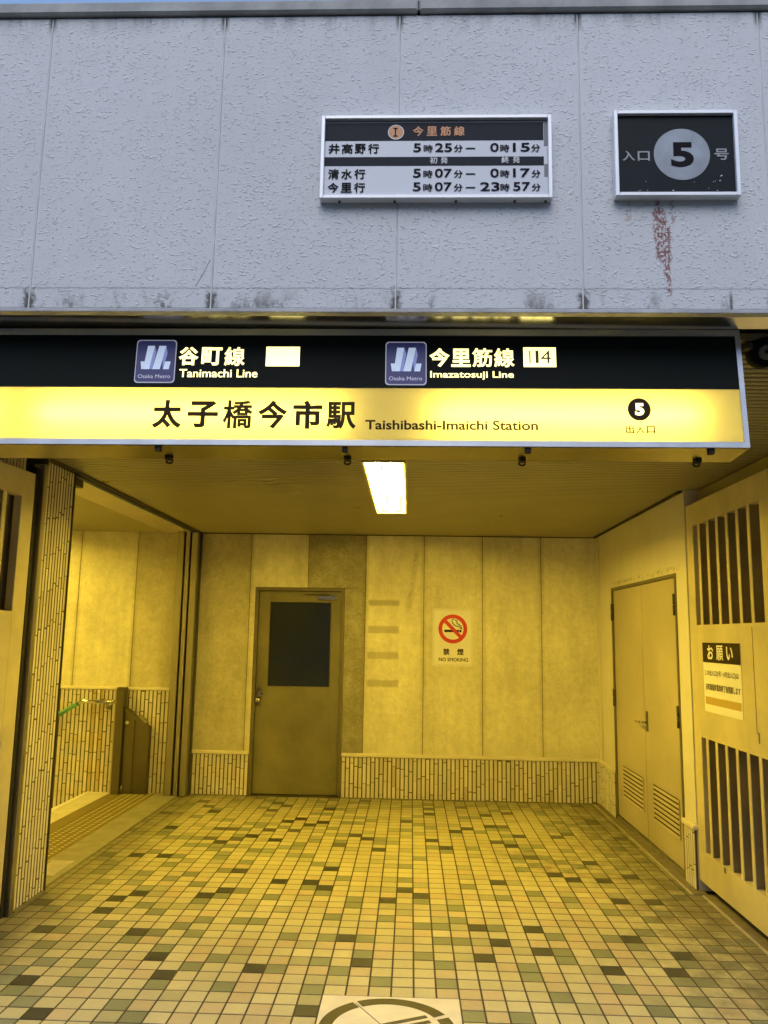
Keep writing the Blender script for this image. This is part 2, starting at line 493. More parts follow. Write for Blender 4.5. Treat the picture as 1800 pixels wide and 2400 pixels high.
M = dict(
    stucco=make_stucco(), panel=make_concrete_panel(), plaster=make_plaster(),
    stick=make_glazed('glazed_stick_tile', 0.34), floor=make_floor_tile(), acrylic=make_lit_acrylic(),
    grout=painted('dark_grout', (0.10, 0.078, 0.043), 0.85, 0.4, 14),
    floor_grout=painted('floor_grout', (0.055, 0.045, 0.028), 0.85, 0.4, 14),
    coping=painted('weathered_concrete_coping', (0.36, 0.36, 0.34), 0.8, 0.55, 7, 0.002),
    drip=painted('grey_drip_edge', (0.42, 0.42, 0.42), 0.5, 0.5, 9),
    sealant=painted('joint_sealant', (0.58, 0.58, 0.57), 0.7, 0.3, 10),
    soffit=make_brushed('soffit_metal', (0.78, 0.74, 0.60), 0.20, (0.6, 0.05, 0.05), 8),
    header=make_brushed('header_metal', (0.30, 0.28, 0.22), 0.22, (0.05, 3, 1), 60),
    ceil=painted('ceiling_board_paint', (0.33, 0.305, 0.15), 0.32, 0.25, 2.5),
    ceil_dark=painted('ceiling_groove', (0.015, 0.012, 0.006), 0.7, 0.2, 4),
    steel=make_brushed('stainless_steel', (0.42, 0.40, 0.33), 0.36, (1, 1, 0.03), 120),
    steel_dark=make_brushed('dull_stainless', (0.17, 0.155, 0.11), 0.40, (1, 1, 0.03), 120),
    alu=painted('anodised_aluminium', (0.62, 0.64, 0.66), 0.38, 0.15, 8, 0.0002, 0.65),
    alu_white=painted('pale_aluminium', (0.78, 0.79, 0.80), 0.42, 0.12, 8, 0.0002, 0.25),
    black=painted('black_acrylic', (0.011, 0.013, 0.011), 0.5, 0.1, 4, 0.0001, spec=0.06),
    dark=painted('dark_metal', (0.05, 0.045, 0.03), 0.5, 0.3, 9),
    void=painted('dark_recess', (0.012, 0.010, 0.008), 0.8, 0.2, 6),
    gate=painted('cream_gate_paint', (0.60, 0.54, 0.34), 0.42, 0.28, 2.6),
    fin_shade=painted('gate_fin_shaded', (0.27, 0.22, 0.11), 0.5, 0.3, 5),  # the cream gate paint darkened, shade on the fins put into colour
    door=painted('olive_door_paint', (0.165, 0.152, 0.075), 0.42, 0.45, 2.4),
    door_frame=painted('brown_door_frame', (0.13, 0.11, 0.07), 0.45, 0.3, 6),
    leaf=painted('tan_door_paint', (0.47, 0.42, 0.31), 0.38, 0.24, 1.8),
    glass=painted('dark_door_glass', (0.018, 0.022, 0.016), 0.12, 0.3, 2, 0.0),
    chrome=make_brushed('chrome', (0.75, 0.73, 0.68), 0.16),
    white=painted('white_enamel', (0.8, 0.8, 0.78), 0.4, 0.1, 5),
    curb=painted('curb_concrete', (0.25, 0.235, 0.175), 0.75, 0.4, 6, 0.003),
    landing=painted('landing_floor', (0.66, 0.62, 0.52), 0.55, 0.25, 9, 0.001),
    tactile=painted('tactile_bed', (0.18, 0.14, 0.05), 0.6, 0.3, 8, 0.001),
    mortar=painted('edge_mortar', (0.17, 0.15, 0.11), 0.85, 0.5, 12, 0.004),
    pale_mortar=painted('pale_mortar_line', (0.36, 0.33, 0.26), 0.85, 0.4, 12, 0.004),
    slabs=painted('cream_floor_slab', (0.74, 0.69, 0.55), 0.5, 0.2, 6),
    slab_black=painted('black_inlay', (0.025, 0.024, 0.017), 0.5, 0.4, 12),
    asphalt=painted('asphalt', (0.05, 0.05, 0.05), 0.9, 0.3, 4, 0.004),
    paper=painted('white_sticker', (0.88, 0.87, 0.80), 0.45, 0.06, 8, 0.0001),
    clear=painted('translucent_border', (0.80, 0.77, 0.66), 0.4, 0.06, 8, 0.0001),
    ink=painted('black_ink', (0.012, 0.012, 0.014), 0.7, 0.2, 20, 0.0001, spec=0.08),
    ink_brown=painted('brown_ink', (0.035, 0.025, 0.014), 0.7, 0.2, 20, 0.0001, spec=0.08),
    ink_olive=painted('olive_ink', (0.16, 0.12, 0.02), 0.5, 0.2, 20, 0.0001),
    red=painted('sign_red', (0.62, 0.035, 0.025), 0.45, 0.15, 12, 0.0001),
    ochre=painted('ochre_bar', (0.50, 0.36, 0.10), 0.5, 0.15, 12, 0.0001),
    tt_dark=painted('timetable_dark_band', (0.022, 0.025, 0.032), 0.6, 0.2, 7, 0.0001, spec=0.12),
    tt_pale=painted('timetable_panel', (0.60, 0.62, 0.66), 0.35, 0.07, 4, 0.0001),
    tt_grey=painted('faded_grey_tab', (0.16, 0.17, 0.18), 0.5, 0.2, 9, 0.0001),
    orange=painted('faded_orange', (0.60, 0.27, 0.12), 0.5, 0.2, 30, 0.0001),
    pale=painted('pale_letter', (0.62, 0.63, 0.64), 0.5, 0.15, 20, 0.0001),
    five_panel=painted('dark_sign_panel', (0.011, 0.016, 0.018), 0.5, 0.4, 5, 0.0001, spec=0.12),
    five_disc=painted('weathered_disc', (0.29, 0.32, 0.36), 0.5, 0.42, 9, 0.0002),
    five_letter=painted('grey_letter', (0.30, 0.31, 0.31), 0.5, 0.25, 20, 0.0001),
    green=painted('green_grip', (0.10, 0.32, 0.16), 0.35, 0.2, 12),
    navy=painted('navy_badge', (0.035, 0.034, 0.12), 0.4, 0.15, 12, 0.0001).emit((0.03, 0.03, 0.12), 0.2),
    badge_line=painted('pale_badge_line', (0.35, 0.36, 0.45), 0.4, 0.1, 12, 0.0001).emit((0.35, 0.36, 0.45), 0.35),
    badge_light=painted('badge_emblem_light', (0.35, 0.42, 0.55), 0.4, 0.2, 18, 0.0001).emit((0.33, 0.40, 0.52), 0.55),
    badge_shade=painted('badge_emblem_shade', (0.15, 0.17, 0.36), 0.4, 0.2, 18, 0.0001).emit((0.15, 0.17, 0.38), 0.5),
    lit=Mat('lit_letter', (0.8, 0.8, 0.6), 0.4).emit((1.0, 0.83, 0.26), 1.3),
    tube=Mat('fluorescent_tube', (0.9, 0.9, 0.9), 0.4).emit(LAMP_RGB, LAMP_POWER),
    stair_tube=Mat('stair_fluorescent_tube', (0.9, 0.9, 0.9), 0.4).emit(LAMP_RGB, STAIR_POWER),
    sign_tube=Mat('sign_fluorescent_tube', (0.9, 0.9, 0.9), 0.4).emit((1.0, 0.755, 0.12), SIGN_TUBE),
)

# ------------------------------------------------------------------ tile cladding
def stick_tiles(name, parent, o, u, n, w, z0, z1, pitch=0.0415, gap=0.0115, length=0.195, t=0.003, seed=1,
                yellowed=()):
    """vertical stick tiles in random running bond on a grout bed; o is the lower corner, u runs along the wall"""
    rnd = random.Random(seed)
    o, u, n = Vector(o), Vector(u), Vector(n)
    mb = MB(); cols = max(1, int(round(w / pitch))); p = w / cols
    for i in range(cols):
        z = z0 - rnd.uniform(0, length)
        while z < z1 - 0.004:
            a, b = max(z, z0), min(z + length - 0.0042, z1)
            if b - a > 0.012:
                k = rnd.uniform(0.86, 1.05)
                c = (0.80 * k, 0.76 * k, 0.66 * k)
                if i in yellowed: c = (0.62 * k, 0.50 * k, 0.26 * k)
                elif rnd.random() < 0.06: c = (c[0] * .82, c[1] * .79, c[2] * .72)
                mb.tile(o + u * (i * p + gap / 2) + Z_ * (a - o.z) - n * 0.001, u, Z_, n, p - gap, b - a, t + 0.001, 0.002, c, 0.0010)
            z += length + rnd.uniform(-0.004, 0.004)
    return mb.obj(name, M['stick'], parent)

def grout_bed(parent, name, lo, hi):
    return boxo(name, M['grout'], parent, lo[0], hi[0], lo[1], hi[1], lo[2], hi[2])

# ------------------------------------------------------------------ ground and floor
g = MB()
for x0, x1, y0, y1 in ((-400, 400, -400, 5.2), (-400, -7.0, 5.2, 400), (-3.0, 400, 5.2, 400), (-7.0, -3.0, 8.4, 400)):
    g.poly([(x0, y0, -0.03), (x1, y0, -0.03), (x1, y1, -0.03), (x0, y1, -0.03)])
tag(g.obj('ground', M['asphalt']), kind='structure')

DARK = [(-21,47),(-21,57),(-21,70),(-19,43),(-19,57),(-19,65),(-17,37),(-17,46),(-17,48),(-17,57),(-17,71),(-16,49),(-15,34),(-14,43),(-14,61),(-12,40),(-12,49),(-12,63),(-12,75),(-11,38),(-11,50),(-11,54),(-10,62),(-10,68),(-9,69),(-8,52),(-8,67),(-7,39),(-7,68),(-7,73),(-6,52),(-5,51),(-5,55),(-4,35),(-4,64),(-3,43),(-3,63),(-2,40),(-2,60),(-1,49),(0,51),(0,69),(1,50),(2,63),(2,72),(2,74),(3,61),(4,41),(4,45),(4,66),(5,43),(5,67),(6,53),(7,42),(7,45),(7,68),(7,72),(8,62),(9,59),(9,65),(9,73),(10,40),(10,55),(11,54),(12,44),(13,40),(13,50),(13,54),(13,58),(14,42),(15,50),(15,55),(16,71),(17,65)]
GREEN = [(-20,53),(-19,48),(-19,51),(-18,41),(-18,43),(-17,36),(-17,53),(-16,44),(-16,55),(-16,57),(-16,62),(-15,37),(-15,39),(-15,47),(-15,60),(-14,42),(-14,46),(-14,53),(-14,59),(-13,43),(-13,51),(-13,57),(-13,60),(-12,35),(-12,41),(-12,44),(-12,48),(-12,54),(-11,34),(-11,37),(-11,43),(-11,45),(-11,49),(-11,56),(-11,59),(-10,39),(-10,50),(-9,40),(-9,45),(-8,37),(-8,45),(-8,49),(-8,61),(-7,58),(-6,39),(-6,43),(-6,51),(-6,56),(-5,50),(-5,62),(-4,37),(-4,40),(-4,43),(-4,46),(-4,53),(-3,39),(-3,48),(-3,49),(-2,41),(-2,43),(-1,38),(-1,46),(0,53),(1,41),(1,45),(1,49),(2,38),(2,40),(2,43),(2,45),(3,35),(3,43),(3,46),(3,48),(4,52),(5,35),(5,45),(6,39),(6,40),(6,50),(7,37),(8,41),(8,42),(8,44),(8,51),(10,38),(10,42),(10,50),(11,36),(11,44),(12,43),(12,48),(13,37),(13,39),(13,45),(14,39),(14,41),(14,47)]
DARK, GREEN = set(DARK), set(GREEN)
PX, PY, OX, OY = 0.102, 0.1064, -0.0204, 0.0055
fl = MB(); rnd = random.Random(11)
SLAB = (-0.3774, 0.2346, 3.283, 3.889)
for i in range(-22, 19):
    for j in range(16, 79):
        cx, cy = OX + PX * i, OY + PY * j
        x0, x1, y0, y1 = cx - PX / 2 + .0034, cx + PX / 2 - .0034, cy - PY / 2 + .0043, cy + PY / 2 - .0043
        x0 = max(x0, -2.262); x1 = min(x1, 1.80 if cy > 5.55 else 1.86); y1 = min(y1, 8.285)
        if x1 - x0 < 0.02 or y1 - y0 < 0.02: continue
        if SLAB[0] < cx < SLAB[1] and SLAB[2] < cy < SLAB[3]: continue
        k = rnd.uniform(0.90, 1.06); r = rnd.random()
        if (i, j) in DARK: c = (0.050, 0.052, 0.040)
        elif (i, j) in GREEN: c = (0.235 * k, 0.255 * k, 0.145 * k)
        elif j > 55 and r < 0.12 or abs(i) > 14 and r < 0.12: c = (0.27 * k, 0.29 * k, 0.19 * k)
        elif j > 60 and r < 0.15: c = (0.11, 0.105, 0.075)
        elif j < 34 and r < 0.16: c = (0.235 * k, 0.255 * k, 0.145 * k) if r > .05 else (0.075, 0.078, 0.062)
        elif r < 0.22: c = (0.545 * k, 0.455 * k, 0.27 * k)
        elif r < 0.33: c = (0.415 * k, 0.395 * k, 0.225 * k)
        else: c = (0.575 * k, 0.53 * k, 0.31 * k)
        fl.tile((x0, y0, -0.0065), X_, Y_, Z_, x1 - x0, y1 - y0, 0.0065 + rnd.uniform(-.0003, .0004), 0.0012, c, 0.0005)
floor = tag(fl.obj('floor', M['floor']), kind='structure')
boxo('grout_bed', M['floor_grout'], floor, -2.268, 1.88, 1.6, YB, -0.03, -0.0016)

# mortar edging along the right wall and the gate
ed = MB()
ed.box(1.806, 1.874, 5.58, 8.28, -0.003, 0.004, 0.002); ed.box(1.806, 1.90, 5.50, 5.578, -0.003, 0.005, 0.002)
ed.box(1.868, 2.05, 2.3, 5.498, -0.003, 0.002)
tag(ed.obj('floor_edging', M['mortar']), kind='structure')
ed = MB()
rnd2 = random.Random(5)
y = 5.49
while y < 8.27:
    l = rnd2.uniform(0.15, 0.4); w = rnd2.uniform(0.010, 0.018)
    ed.box(1.802 - w / 2, 1.802 + w / 2, y, min(y + l - 0.004, 8.28), -0.003, 0.0065, 0.002); y += l
y = 2.6
while y < 5.47:
    l = rnd2.uniform(0.15, 0.4); w = rnd2.uniform(0.010, 0.018)
    ed.box(1.862 - w / 2, 1.862 + w / 2, y, min(y + l - 0.004, 5.475), -0.003, 0.0065, 0.002); y += l
tag(ed.obj('mortar_line', M['pale_mortar']), kind='structure')
boxo('wall_base_mortar', M['mortar'], floor, -2.2, 1.80, 8.286, 8.302, -0.003, 0.006)

# curb and stair landing beyond the left opening
cb = MB(); cb.box(-2.51, -2.272, 5.205, 8.30, -0.03, 0.006, 0.004)
curb = tag(cb.obj('curb', M['curb']), kind='structure')
gr = MB()
for k in range(16): gr.box(-2.47, -2.32, 5.50 + k * 0.022, 5.511 + k * 0.022, 0.004, 0.009)
gr.obj('ribbed_patch', M['landing'], curb)
ld = MB(); ld.box(-3.205, -2.512, 5.205, 8.30, -0.12, 0.0)
landing = tag(ld.obj('stair_landing', M['landing']), kind='structure')
boxo('nosing', M['paper'], landing, -3.215, -3.165, 5.21, 8.295, -0.03, 0.006, 0.003)
boxo('joint_strip', M['tactile'], landing, -2.97, -2.835, 5.21, 8.295, -0.01, 0.004, 0.001)
st = MB()
for k in range(9): st.box(-3.21 - 0.29 * (k + 1), -3.207 - 0.29 * k, 5.205, 8.30, -0.17 * (k + 1) - 0.15, -0.17 * (k + 1))
tag(st.obj('stairs', M['landing']), kind='structure')

tp = MB(); N8 = 8
for i in range(5):
    for j in range(51):
        cx, cy = -2.795 + i * 0.06 + 0.12 - 0.12, 5.24 + j * 0.06
        c4 = [tp.bm.verts.new((cx + sx * .03, cy + sy * .03, .004)) for sx, sy in ((-1, -1), (1, -1), (1, 1), (-1, 1))]
        rings_ = []
        for r, z in ((.0175, .004), (.0145, .0085), (.0105, .0092)):
            rings_.append([tp.bm.verts.new((cx + r * math.cos(a), cy + r * math.sin(a), z)) for a in [math.pi * (-.875 + .25 * q) for q in range(8)]])
        o8 = rings_[0]
        for k in range(4):
            tp.bm.faces.new((c4[k], c4[(k + 1) % 4], o8[2 * k + 1], o8[2 * k]))
            tp.bm.faces.new((c4[k], o8[2 * k], o8[2 * k - 1]))
        for a_, b_2 in zip(rings_, rings_[1:]):
            for k in range(8): tp.bm.faces.new((a_[k], a_[(k + 1) % 8], b_2[(k + 1) % 8], b_2[k]))
        tp.bm.faces.new(rings_[-1])
bmesh.ops.remove_doubles(tp.bm, verts=tp.bm.verts[:], dist=1e-4)
tag(tp.obj('tactile_paving', make_tactile()), 'mustard strip of studded tactile paving beside the grey curb', 'tactile paving')
boxo('tactile_bed', M['tactile'], landing, -2.829, -2.518, 5.21, 8.29, -0.01, 0.0035)

# emblem slab in the floor
es = thing('floor_emblem', 'cream floor slab inlaid with a black ring', 'floor emblem', (-0.07, 3.586, 0))
boxo('slab', M['slabs'], es, SLAB[0] + .003, SLAB[1] - .003, SLAB[2] + .002, SLAB[3] - .002, -0.03, 0.0015, 0.0012)
CX, CY = -0.080, 3.583
rg = MB()
A = math.atan2(3.803 - CY, -0.2143 - CX)
B_ = math.atan2(3.715 - CY, 0.150 - CX)
for a0, a1 in ((B_ + .02, A - .035), (A + .035, math.pi * 1.5), (-math.pi / 2, B_ - .075)):
    ring(rg, (CX, CY, 0.0012), X_, Y_, Z_, 0.229, 0.284, 0.0016, 40, a0, a1)
rg.obj('ring', M['slab_black'], es)
bars = MB()
dv = Vector((0.1657, 0.0811, 0)).normalized(); pv = Vector((-dv.y, dv.x, 0))
for off, l0, l1 in ((0.0, -0.14, 0.222), (-0.046, -0.14, 0.215)):
    c0 = Vector((-0.0934, 3.636, 0.0028)) + pv * (off - 0.012)
    q = [c0 + dv * l0 - pv * .012, c0 + dv * (l1 - .03) - pv * .012, c0 + dv * (l1 - .03) + pv * .012, c0 + dv * l0 + pv * .012]
    bars.slab(q, Z_, 0.002)
bars.obj('inlay_bar', M['slab_black'], es)
ln = MB(); ln.slab([(-0.222, 3.815, .0030), (-0.225, 3.813, .0030), (-0.091, 3.596, .0030), (-0.088, 3.598, .0030)], Z_, .002)
ln.obj('seam', M['mortar'], es)

# unseen block added across the street to shut low sky off from the entrance
ob = thing('unseen_street_block', 'unseen grey block added across the street to shut off low sky', 'building', (0, -14, -.03))
w_ = MB(); w_.box(-45, 45, -24, -14, -.03, 10); w_.obj('wall', M['coping'], ob)
w_ = MB(); w_.box(-45.3, 45.3, -24.3, -13.7, 10, 10.4); w_.obj('roof', M['curb'], ob)
for fl_ in range(3):
    for k in range(-8, 9):
        w_ = MB(); w_.box(k * 5 - 1.3, k * 5 + 1.3, -13.998, -13.95, 1.2 + fl_ * 3.1, 3.0 + fl_ * 3.1); w_.obj('window', M['glass'], ob)

# ------------------------------------------------------------------ outer wall above the entrance
fw = MB()
fw.box(-3.8, 3.8, YF + 0.006, 2.585, 2.70, 3.687)                     # core, seen only in the joints
J0 = -1.2616
edges = [-3.8] + [J0 + 0.6 * k for k in range(-4, 9)] + [3.8]
for a, b in zip(edges, edges[1:]):
    fw.box(a + .0022, b - .0022, YF, YF + 0.02, ZC + 0.012, 3.685, 0.0022)
fwo = tag(fw.obj('facade_wall', M['stucco']), 'pale stuccoed wall in upright panels above the station entrance', 'wall')
cp = MB(); cp.box(-3.9, -0.0, YF - 0.018, 2.75, 3.690, 3.735, 0.006); cp.box(0.004, 3.9, YF - 0.018, 2.75, 3.690, 3.735, 0.006)
cp.obj('coping', M['coping'], fwo)
boxo('coping_joint', M['void'], fwo, -0.002, 0.006, YF - 0.010, 2.75, 3.692, 3.732)
boxo('drip_edge', M['drip'], fwo, -3.8, 3.8, YF - 0.004, YF + 0.03, ZC - 0.002, ZC + 0.0115, 0.002)
mf = MB()
for k in range(7):
    xc = -1.263 + 0.6 * k
    mf.box(xc - .0030, xc + .0030, YF + .0012, YF + 0.006, ZC + 0.013, 3.684)
mf.obj('joint_sealant', M['sealant'], fwo)

# side walls of the entrance, outside the opening
for nm, x0, x1, lab in (('side_wall', -3.8, -2.33, 'plain stuccoed wall left of the entrance opening'),
                        ('side_wall', 2.08, 3.8, 'plain stuccoed wall right of the entrance opening')):
    w = MB(); w.box(x0, x1, YF, YF + 0.2, -0.03, ZC - 0.004); tag(w.obj(nm, M['stucco']), lab, 'wall')

# soffit under the wall: slopes up to the back, polished metal
sf = MB()
sf.slab([(-3.6, 2.492, 2.656), (-3.6, 2.600, 2.6135), (1.36, 2.600, 2.6195), (1.36, 2.492, 2.662)], (0, -.36, -.93), 0.010)
tag(sf.obj('front_soffit', M['soffit']), 'polished metal strip under the wall mirroring the lit sign', 'soffit')
sf = MB()
sf.slab([(1.363, YF + .004, ZC - .001), (1.363, 2.70, ZC + .006), (3.6, 2.70, ZC + .006), (3.6, YF + .004, ZC - .001)], (0, .03, -1), 0.012)
tag(sf.obj('end_soffit', M['ceil']), 'plain brown strip under the wall beyond the sign end', 'soffit')

# ------------------------------------------------------------------ ceiling
LX0, LX1, LY0, LY1 = -0.300, -0.050, 4.735, 6.775
SX0, SX1, SY0, SY1 = -4.30, -4.05, 5.75, 7.75
def ribs(mb, mb2, x0, x1, y0, y1, holes=()):
    p = 0.052; k = int((y1 - y0) / p); p = (y1 - y0) / k
    segs = []
    a = x0
    while a < x1 - 0.01:
        b = min(a + 99, x1); segs.append((a, b)); a = b
    for i in range(k):
        ya, yb = y0 + i * p, y0 + (i + 1) * p
        for (a, b) in segs:
            parts = [(a, b)]
            for h in holes:
                if yb > h[2] and ya < h[3]:
                    parts = [q for (c, d) in parts for q in ((c, min(d, h[0])), (max(c, h[1]), d)) if q[1] - q[0] > 0.01]
            for c, d in parts:
                mb.box(c + .0012, d - .0012, ya, yb - 0.020, ZC, ZC + 0.026, 0.003)
    xs = [(x0, x1, y0, y1)]
    for h in holes:
        nx = []
        for q in xs:
            if h[0] < q[1] and h[1] > q[0] and h[2] < q[3] and h[3] > q[2]:
                nx += [(q[0], h[0], q[2], q[3]), (h[1], q[1], q[2], q[3]), (h[0], h[1], q[2], h[2]), (h[0], h[1], h[3], q[3])]
            else: nx.append(q)
        xs = nx
    for q in xs: mb2.box(q[0], q[1], q[2], q[3], ZC + 0.0265, ZC + 0.034)
cm, cm2 = MB(), MB()
ribs(cm, cm2, -2.185, 2.1, 2.705, YB, [(LX0, LX1, LY0, LY1)])
ribs(cm, cm2, -7.0, -2.565, 5.2, YB, [(SX0, SX1, SY0, SY1)])
ceiling = tag(cm.obj('ceiling', M['ceil']), kind='structure')
cm2.obj('groove_shade_backing', M['ceil_dark'], ceiling)  # backing coloured near black in place of shade inside the grooves
rf = MB(); rf.box(-7.2, 3.8, 2.586, 8.6, 2.80, 3.66)
rf.obj('hidden_roof_slab', M['coping'], ceiling)  # unseen slab put in to keep sky light from entering
boxo('edge_strip', M['ceil_dark'], ceiling, -2.18, 2.09, 8.285, 8.312, ZC - 0.008, ZC - 0.0005)
boxo('edge_strip', M['ceil_dark'], ceiling, 1.845, 1.873, 5.6, 8.283, ZC - 0.010, ZC - 0.0005)

# ------------------------------------------------------------------ lamps
def troffer(name, label, x0, x1, y0, y1, mat):
    t = thing(name, label, 'ceiling lamp', ((x0 + x1) / 2, (y0 + y1) / 2, ZC))
    h = MB(); d = 0.135
    h.box(x0, x1, y0, y1, ZC + d, ZC + d + .006)
    h.box(x0, x0 + .006, y0, y1, ZC - .003, ZC + d); h.box(x1 - .006, x1, y0, y1, ZC - .003, ZC + d)
    h.box(x0 + .006, x1 - .006, y0, y0 + .006, ZC - .003, ZC + d); h.box(x0 + .006, x1 - .006, y1 - .006, y1, ZC - .003, ZC + d)
    h.obj('housing', M['white'], t)
    r = MB(); frame_y = .016
    r.box(x0 - frame_y, x0 - .0005, y0 - frame_y, y1 + frame_y, ZC - .006, ZC - .0005, .001)
    r.box(x1 + .0005, x1 + frame_y, y0 - frame_y, y1 + frame_y, ZC - .006, ZC - .0005, .001)
    r.box(x0, x1, y0 - frame_y, y0 - .0005, ZC - .006, ZC - .0005, .001)
    r.box(x0, x1, y1 + .0005, y1 + frame_y, ZC - .006, ZC - .0005, .001)
    r.obj('rim', M['ceil'], t)
    ym = (y0 + y1) / 2 - 0.25
    for x in (x0 + .073, x1 - .073):
        for a, b in ((y0 + .04, ym - .03), (ym + .03, y1 - .045)):
            m = MB(); m.tube([(x, a, ZC + .034), (x, b, ZC + .034)], 0.016, 14); m.obj('tube', mat, t)
            for e, sg in ((a, -1), (b, 1)):
                s = MB(); s.box(x - .017, x + .017, e + sg * .004, e + sg * .024, ZC + .014, ZC + d - .001, .004)
                s.obj('socket', M['door'], t)
    return t
troffer('ceiling_lamp', 'recessed twin tube lamp glowing white in the ribbed ceiling', LX0, LX1, LY0, LY1, M['tube'])
troffer('stair_lamp', 'recessed twin tube lamp over the stairs behind the tiled pier', SX0, SX1, SY0, SY1, M['stair_tube'])

# ------------------------------------------------------------------ back wall
bw = MB(); DX0, DX1, DZ = -1.604, -0.681, 2.065
tints = {-6: .95, -5: .95, -4: .95, -3: .95, -2: .97, -1: 1.0, 0: 1.0, 1: .78, 2: .72, 3: .90, 4: .50, 5: 1.02, 6: .98, 7: .97, 8: 1.0, 9: .95}
def pan(a, b, z0, z1, k):
    v = tints.get(k, .9); c = (0.80 * v, 0.765 * v * (0.98 if v < .8 else 1), 0.56 * v * (0.93 if v < .8 else 1))
    if b - a > 0.012 and z1 - z0 > 0.012: bw.box(a, b, YB, YB + 0.03, z0, z1, 0.0025, c)
for k in range(-6, 9):
    a, b = -3.4537 + .5968 * k + .003, -3.4537 + .5968 * (k + 1) - .003
    b = min(b, XR + 0.1); zl = -2.0 if b < -2.3 else 0.0
    if b <= DX0 or a >= DX1: pan(a, b, zl, ZC + .1, k); continue
    pan(a, min(b, DX0), 0, DZ, k) if a < DX0 else None
    pan(max(a, DX1), b, 0, DZ, k) if b > DX1 else None
    pan(a, b, DZ + .001, ZC + .1, k)
bwo = tag(bw.obj('back_wall', M['panel']), 'stained cream concrete panel wall at the back of the entrance', 'wall')
jb = MB(); jb.box(-7, -1.61, YB + 0.004, YB + 0.05, -2.0, ZC + .1); jb.box(-.675, 2.0, YB + 0.004, YB + 0.05, -.05, ZC + .1)
jb.box(-1.61, -.675, YB + 0.004, YB + 0.05, DZ + .006, ZC + .1)
jb.obj('joint_backing', M['grout'], bwo)
for (a, b, seed) in ((-2.215, -1.607, 3), (-0.678, XR - .001, 4)):
    stick_tiles('wainscot_tiles', bwo, (a, YB - 0.012, 0), X_, -Y_, b - a, 0.004, 0.392, seed=seed)
    grout_bed(bwo, 'wainscot_grout', (a, YB - 0.012, 0), (b, YB - 0.0005, 0.394))
    boxo('wainscot_cap', M['slabs'], bwo, a, b - .014 if b > 0 else b, YB - 0.026, YB - 0.0008, 0.3945, 0.430, 0.005)
stick_tiles('wainscot_tiles', bwo, (-6.0, YB - 0.012, -1.9), X_, -Y_, 3.56, -1.9, 1.0, seed=6, yellowed=(67, 69))
grout_bed(bwo, 'wainscot_grout', (-6.0, YB - 0.012, -1.9), (-2.44, YB - 0.0005, 1.002))
boxo('wainscot_cap', M['slabs'], bwo, -6.0, -2.44, YB - 0.026, YB - 0.0008, 1.0025, 1.032, 0.005)

# stairwell enclosure (mostly hidden behind the pier)
sw = MB(); sw.box(-7.0, -2.56, 5.12, 5.20, -2.0, ZC + .1); sw.box(-7.1, -7.0, 5.12, YB + .1, -2.0, ZC + .1)
tag(sw.obj('stairwell_wall', M['plaster']), 'plaster wall enclosing the stairs behind the tiled pier', 'wall')

# ------------------------------------------------------------------ back door
bd = thing('back_door', 'olive steel door with a dark glass pane in the back wall', 'door', ((DX0 + DX1) / 2, YB, 0))
f = MB()
f.box(DX0, DX0 + .034, YB - .012, YB + .075, 0.012, DZ, .002); f.box(DX1 - .034, DX1, YB - .012, YB + .075, 0.012, DZ, .002)
f.box(DX0 + .034, DX1 - .034, YB - .012, YB + .075, DZ - .034, DZ, .002)
f.obj('frame', M['door_frame'], bd)
boxo('threshold', M['steel_dark'], bd, DX0, DX1, YB - .03, YB + .075, -0.004, 0.0115, .002)
lf = MB(); a, b = DX0 + .037, DX1 - .037; ly0, ly1 = YB + .024, YB + .06
gx0, gx1, gz0, gz1 = -1.462, -0.813, 1.056, 1.928
lf.box(a, gx0, ly0, ly1, .016, DZ - .038, .0015); lf.box(gx1, b, ly0, ly1, .016, DZ - .038, .0015)
lf.box(gx0, gx1, ly0, ly1, .016, gz0, .0); lf.box(gx0, gx1, ly0, ly1, gz1, DZ - .038, .0)
lfo = lf.obj('leaf', M['door'], bd)
fr = MB(); frame(fr, gx0 + .0005, gx1 - .0005, ly0 - .004, ly0 + .02, gz0 + .0005, gz1 - .0005, .011, .0015); fr.obj('bead', M['door'], lfo)
boxo('glass', M['glass'], bd, gx0 + .011, gx1 - .011, ly0 + .010, ly0 + .016, gz0 + .011, gz1 - .011)
bb = MB(); bb.box(DX0 - .01, DX1 + .01, YB + .08, YB + .09, 0, DZ + .02); bb.obj('dark_room_behind', M['void'], bd)
cl = MB(); cl.box(-0.955, -0.765, ly0 - .045, ly0 - .001, 1.945, 1.985, .004)
clo = cl.obj('closer', M['chrome'], bd)
ar = MB(); ar.box(-1.09, -0.85, ly0 - .034, ly0 - .022, 1.995, 2.006, .001); ar.box(-.862, -.842, ly0 - .036, ly0 - .02, 1.985, 2.004, .002)
ar.obj('closer_arm', M['dark'], clo)
hd = MB(); hx = -1.532
hd.box(hx - .024, hx + .024, ly0 - .008, ly0 - .0005, 0.865, 1.045, .003)
ho = hd.obj('lock_plate', M['steel_dark'], bd)
kn = MB(); kn.tube([(hx, ly0 - .008, .930), (hx, ly0 - .035, .930), (hx, ly0 - .045, .930), (hx, ly0 - .068, .930), (hx, ly0 - .075, .930)], [.012, .012, .026, .026, .012], 20)
kn.obj('knob', M['chrome'], ho)
kc = MB(); kc.tube([(hx + .006, ly0 - .008, 1.0), (hx + .006, ly0 - .022, 1.0)], .014, 16); kc.obj('key_cylinder', M['chrome'], ho)
hb = MB(); hb.box(hx - .012, hx + .05, ly0 - .03, ly0 - .008, .965, .985, .004); hb.obj('thumb_turn', M['chrome'], ho)

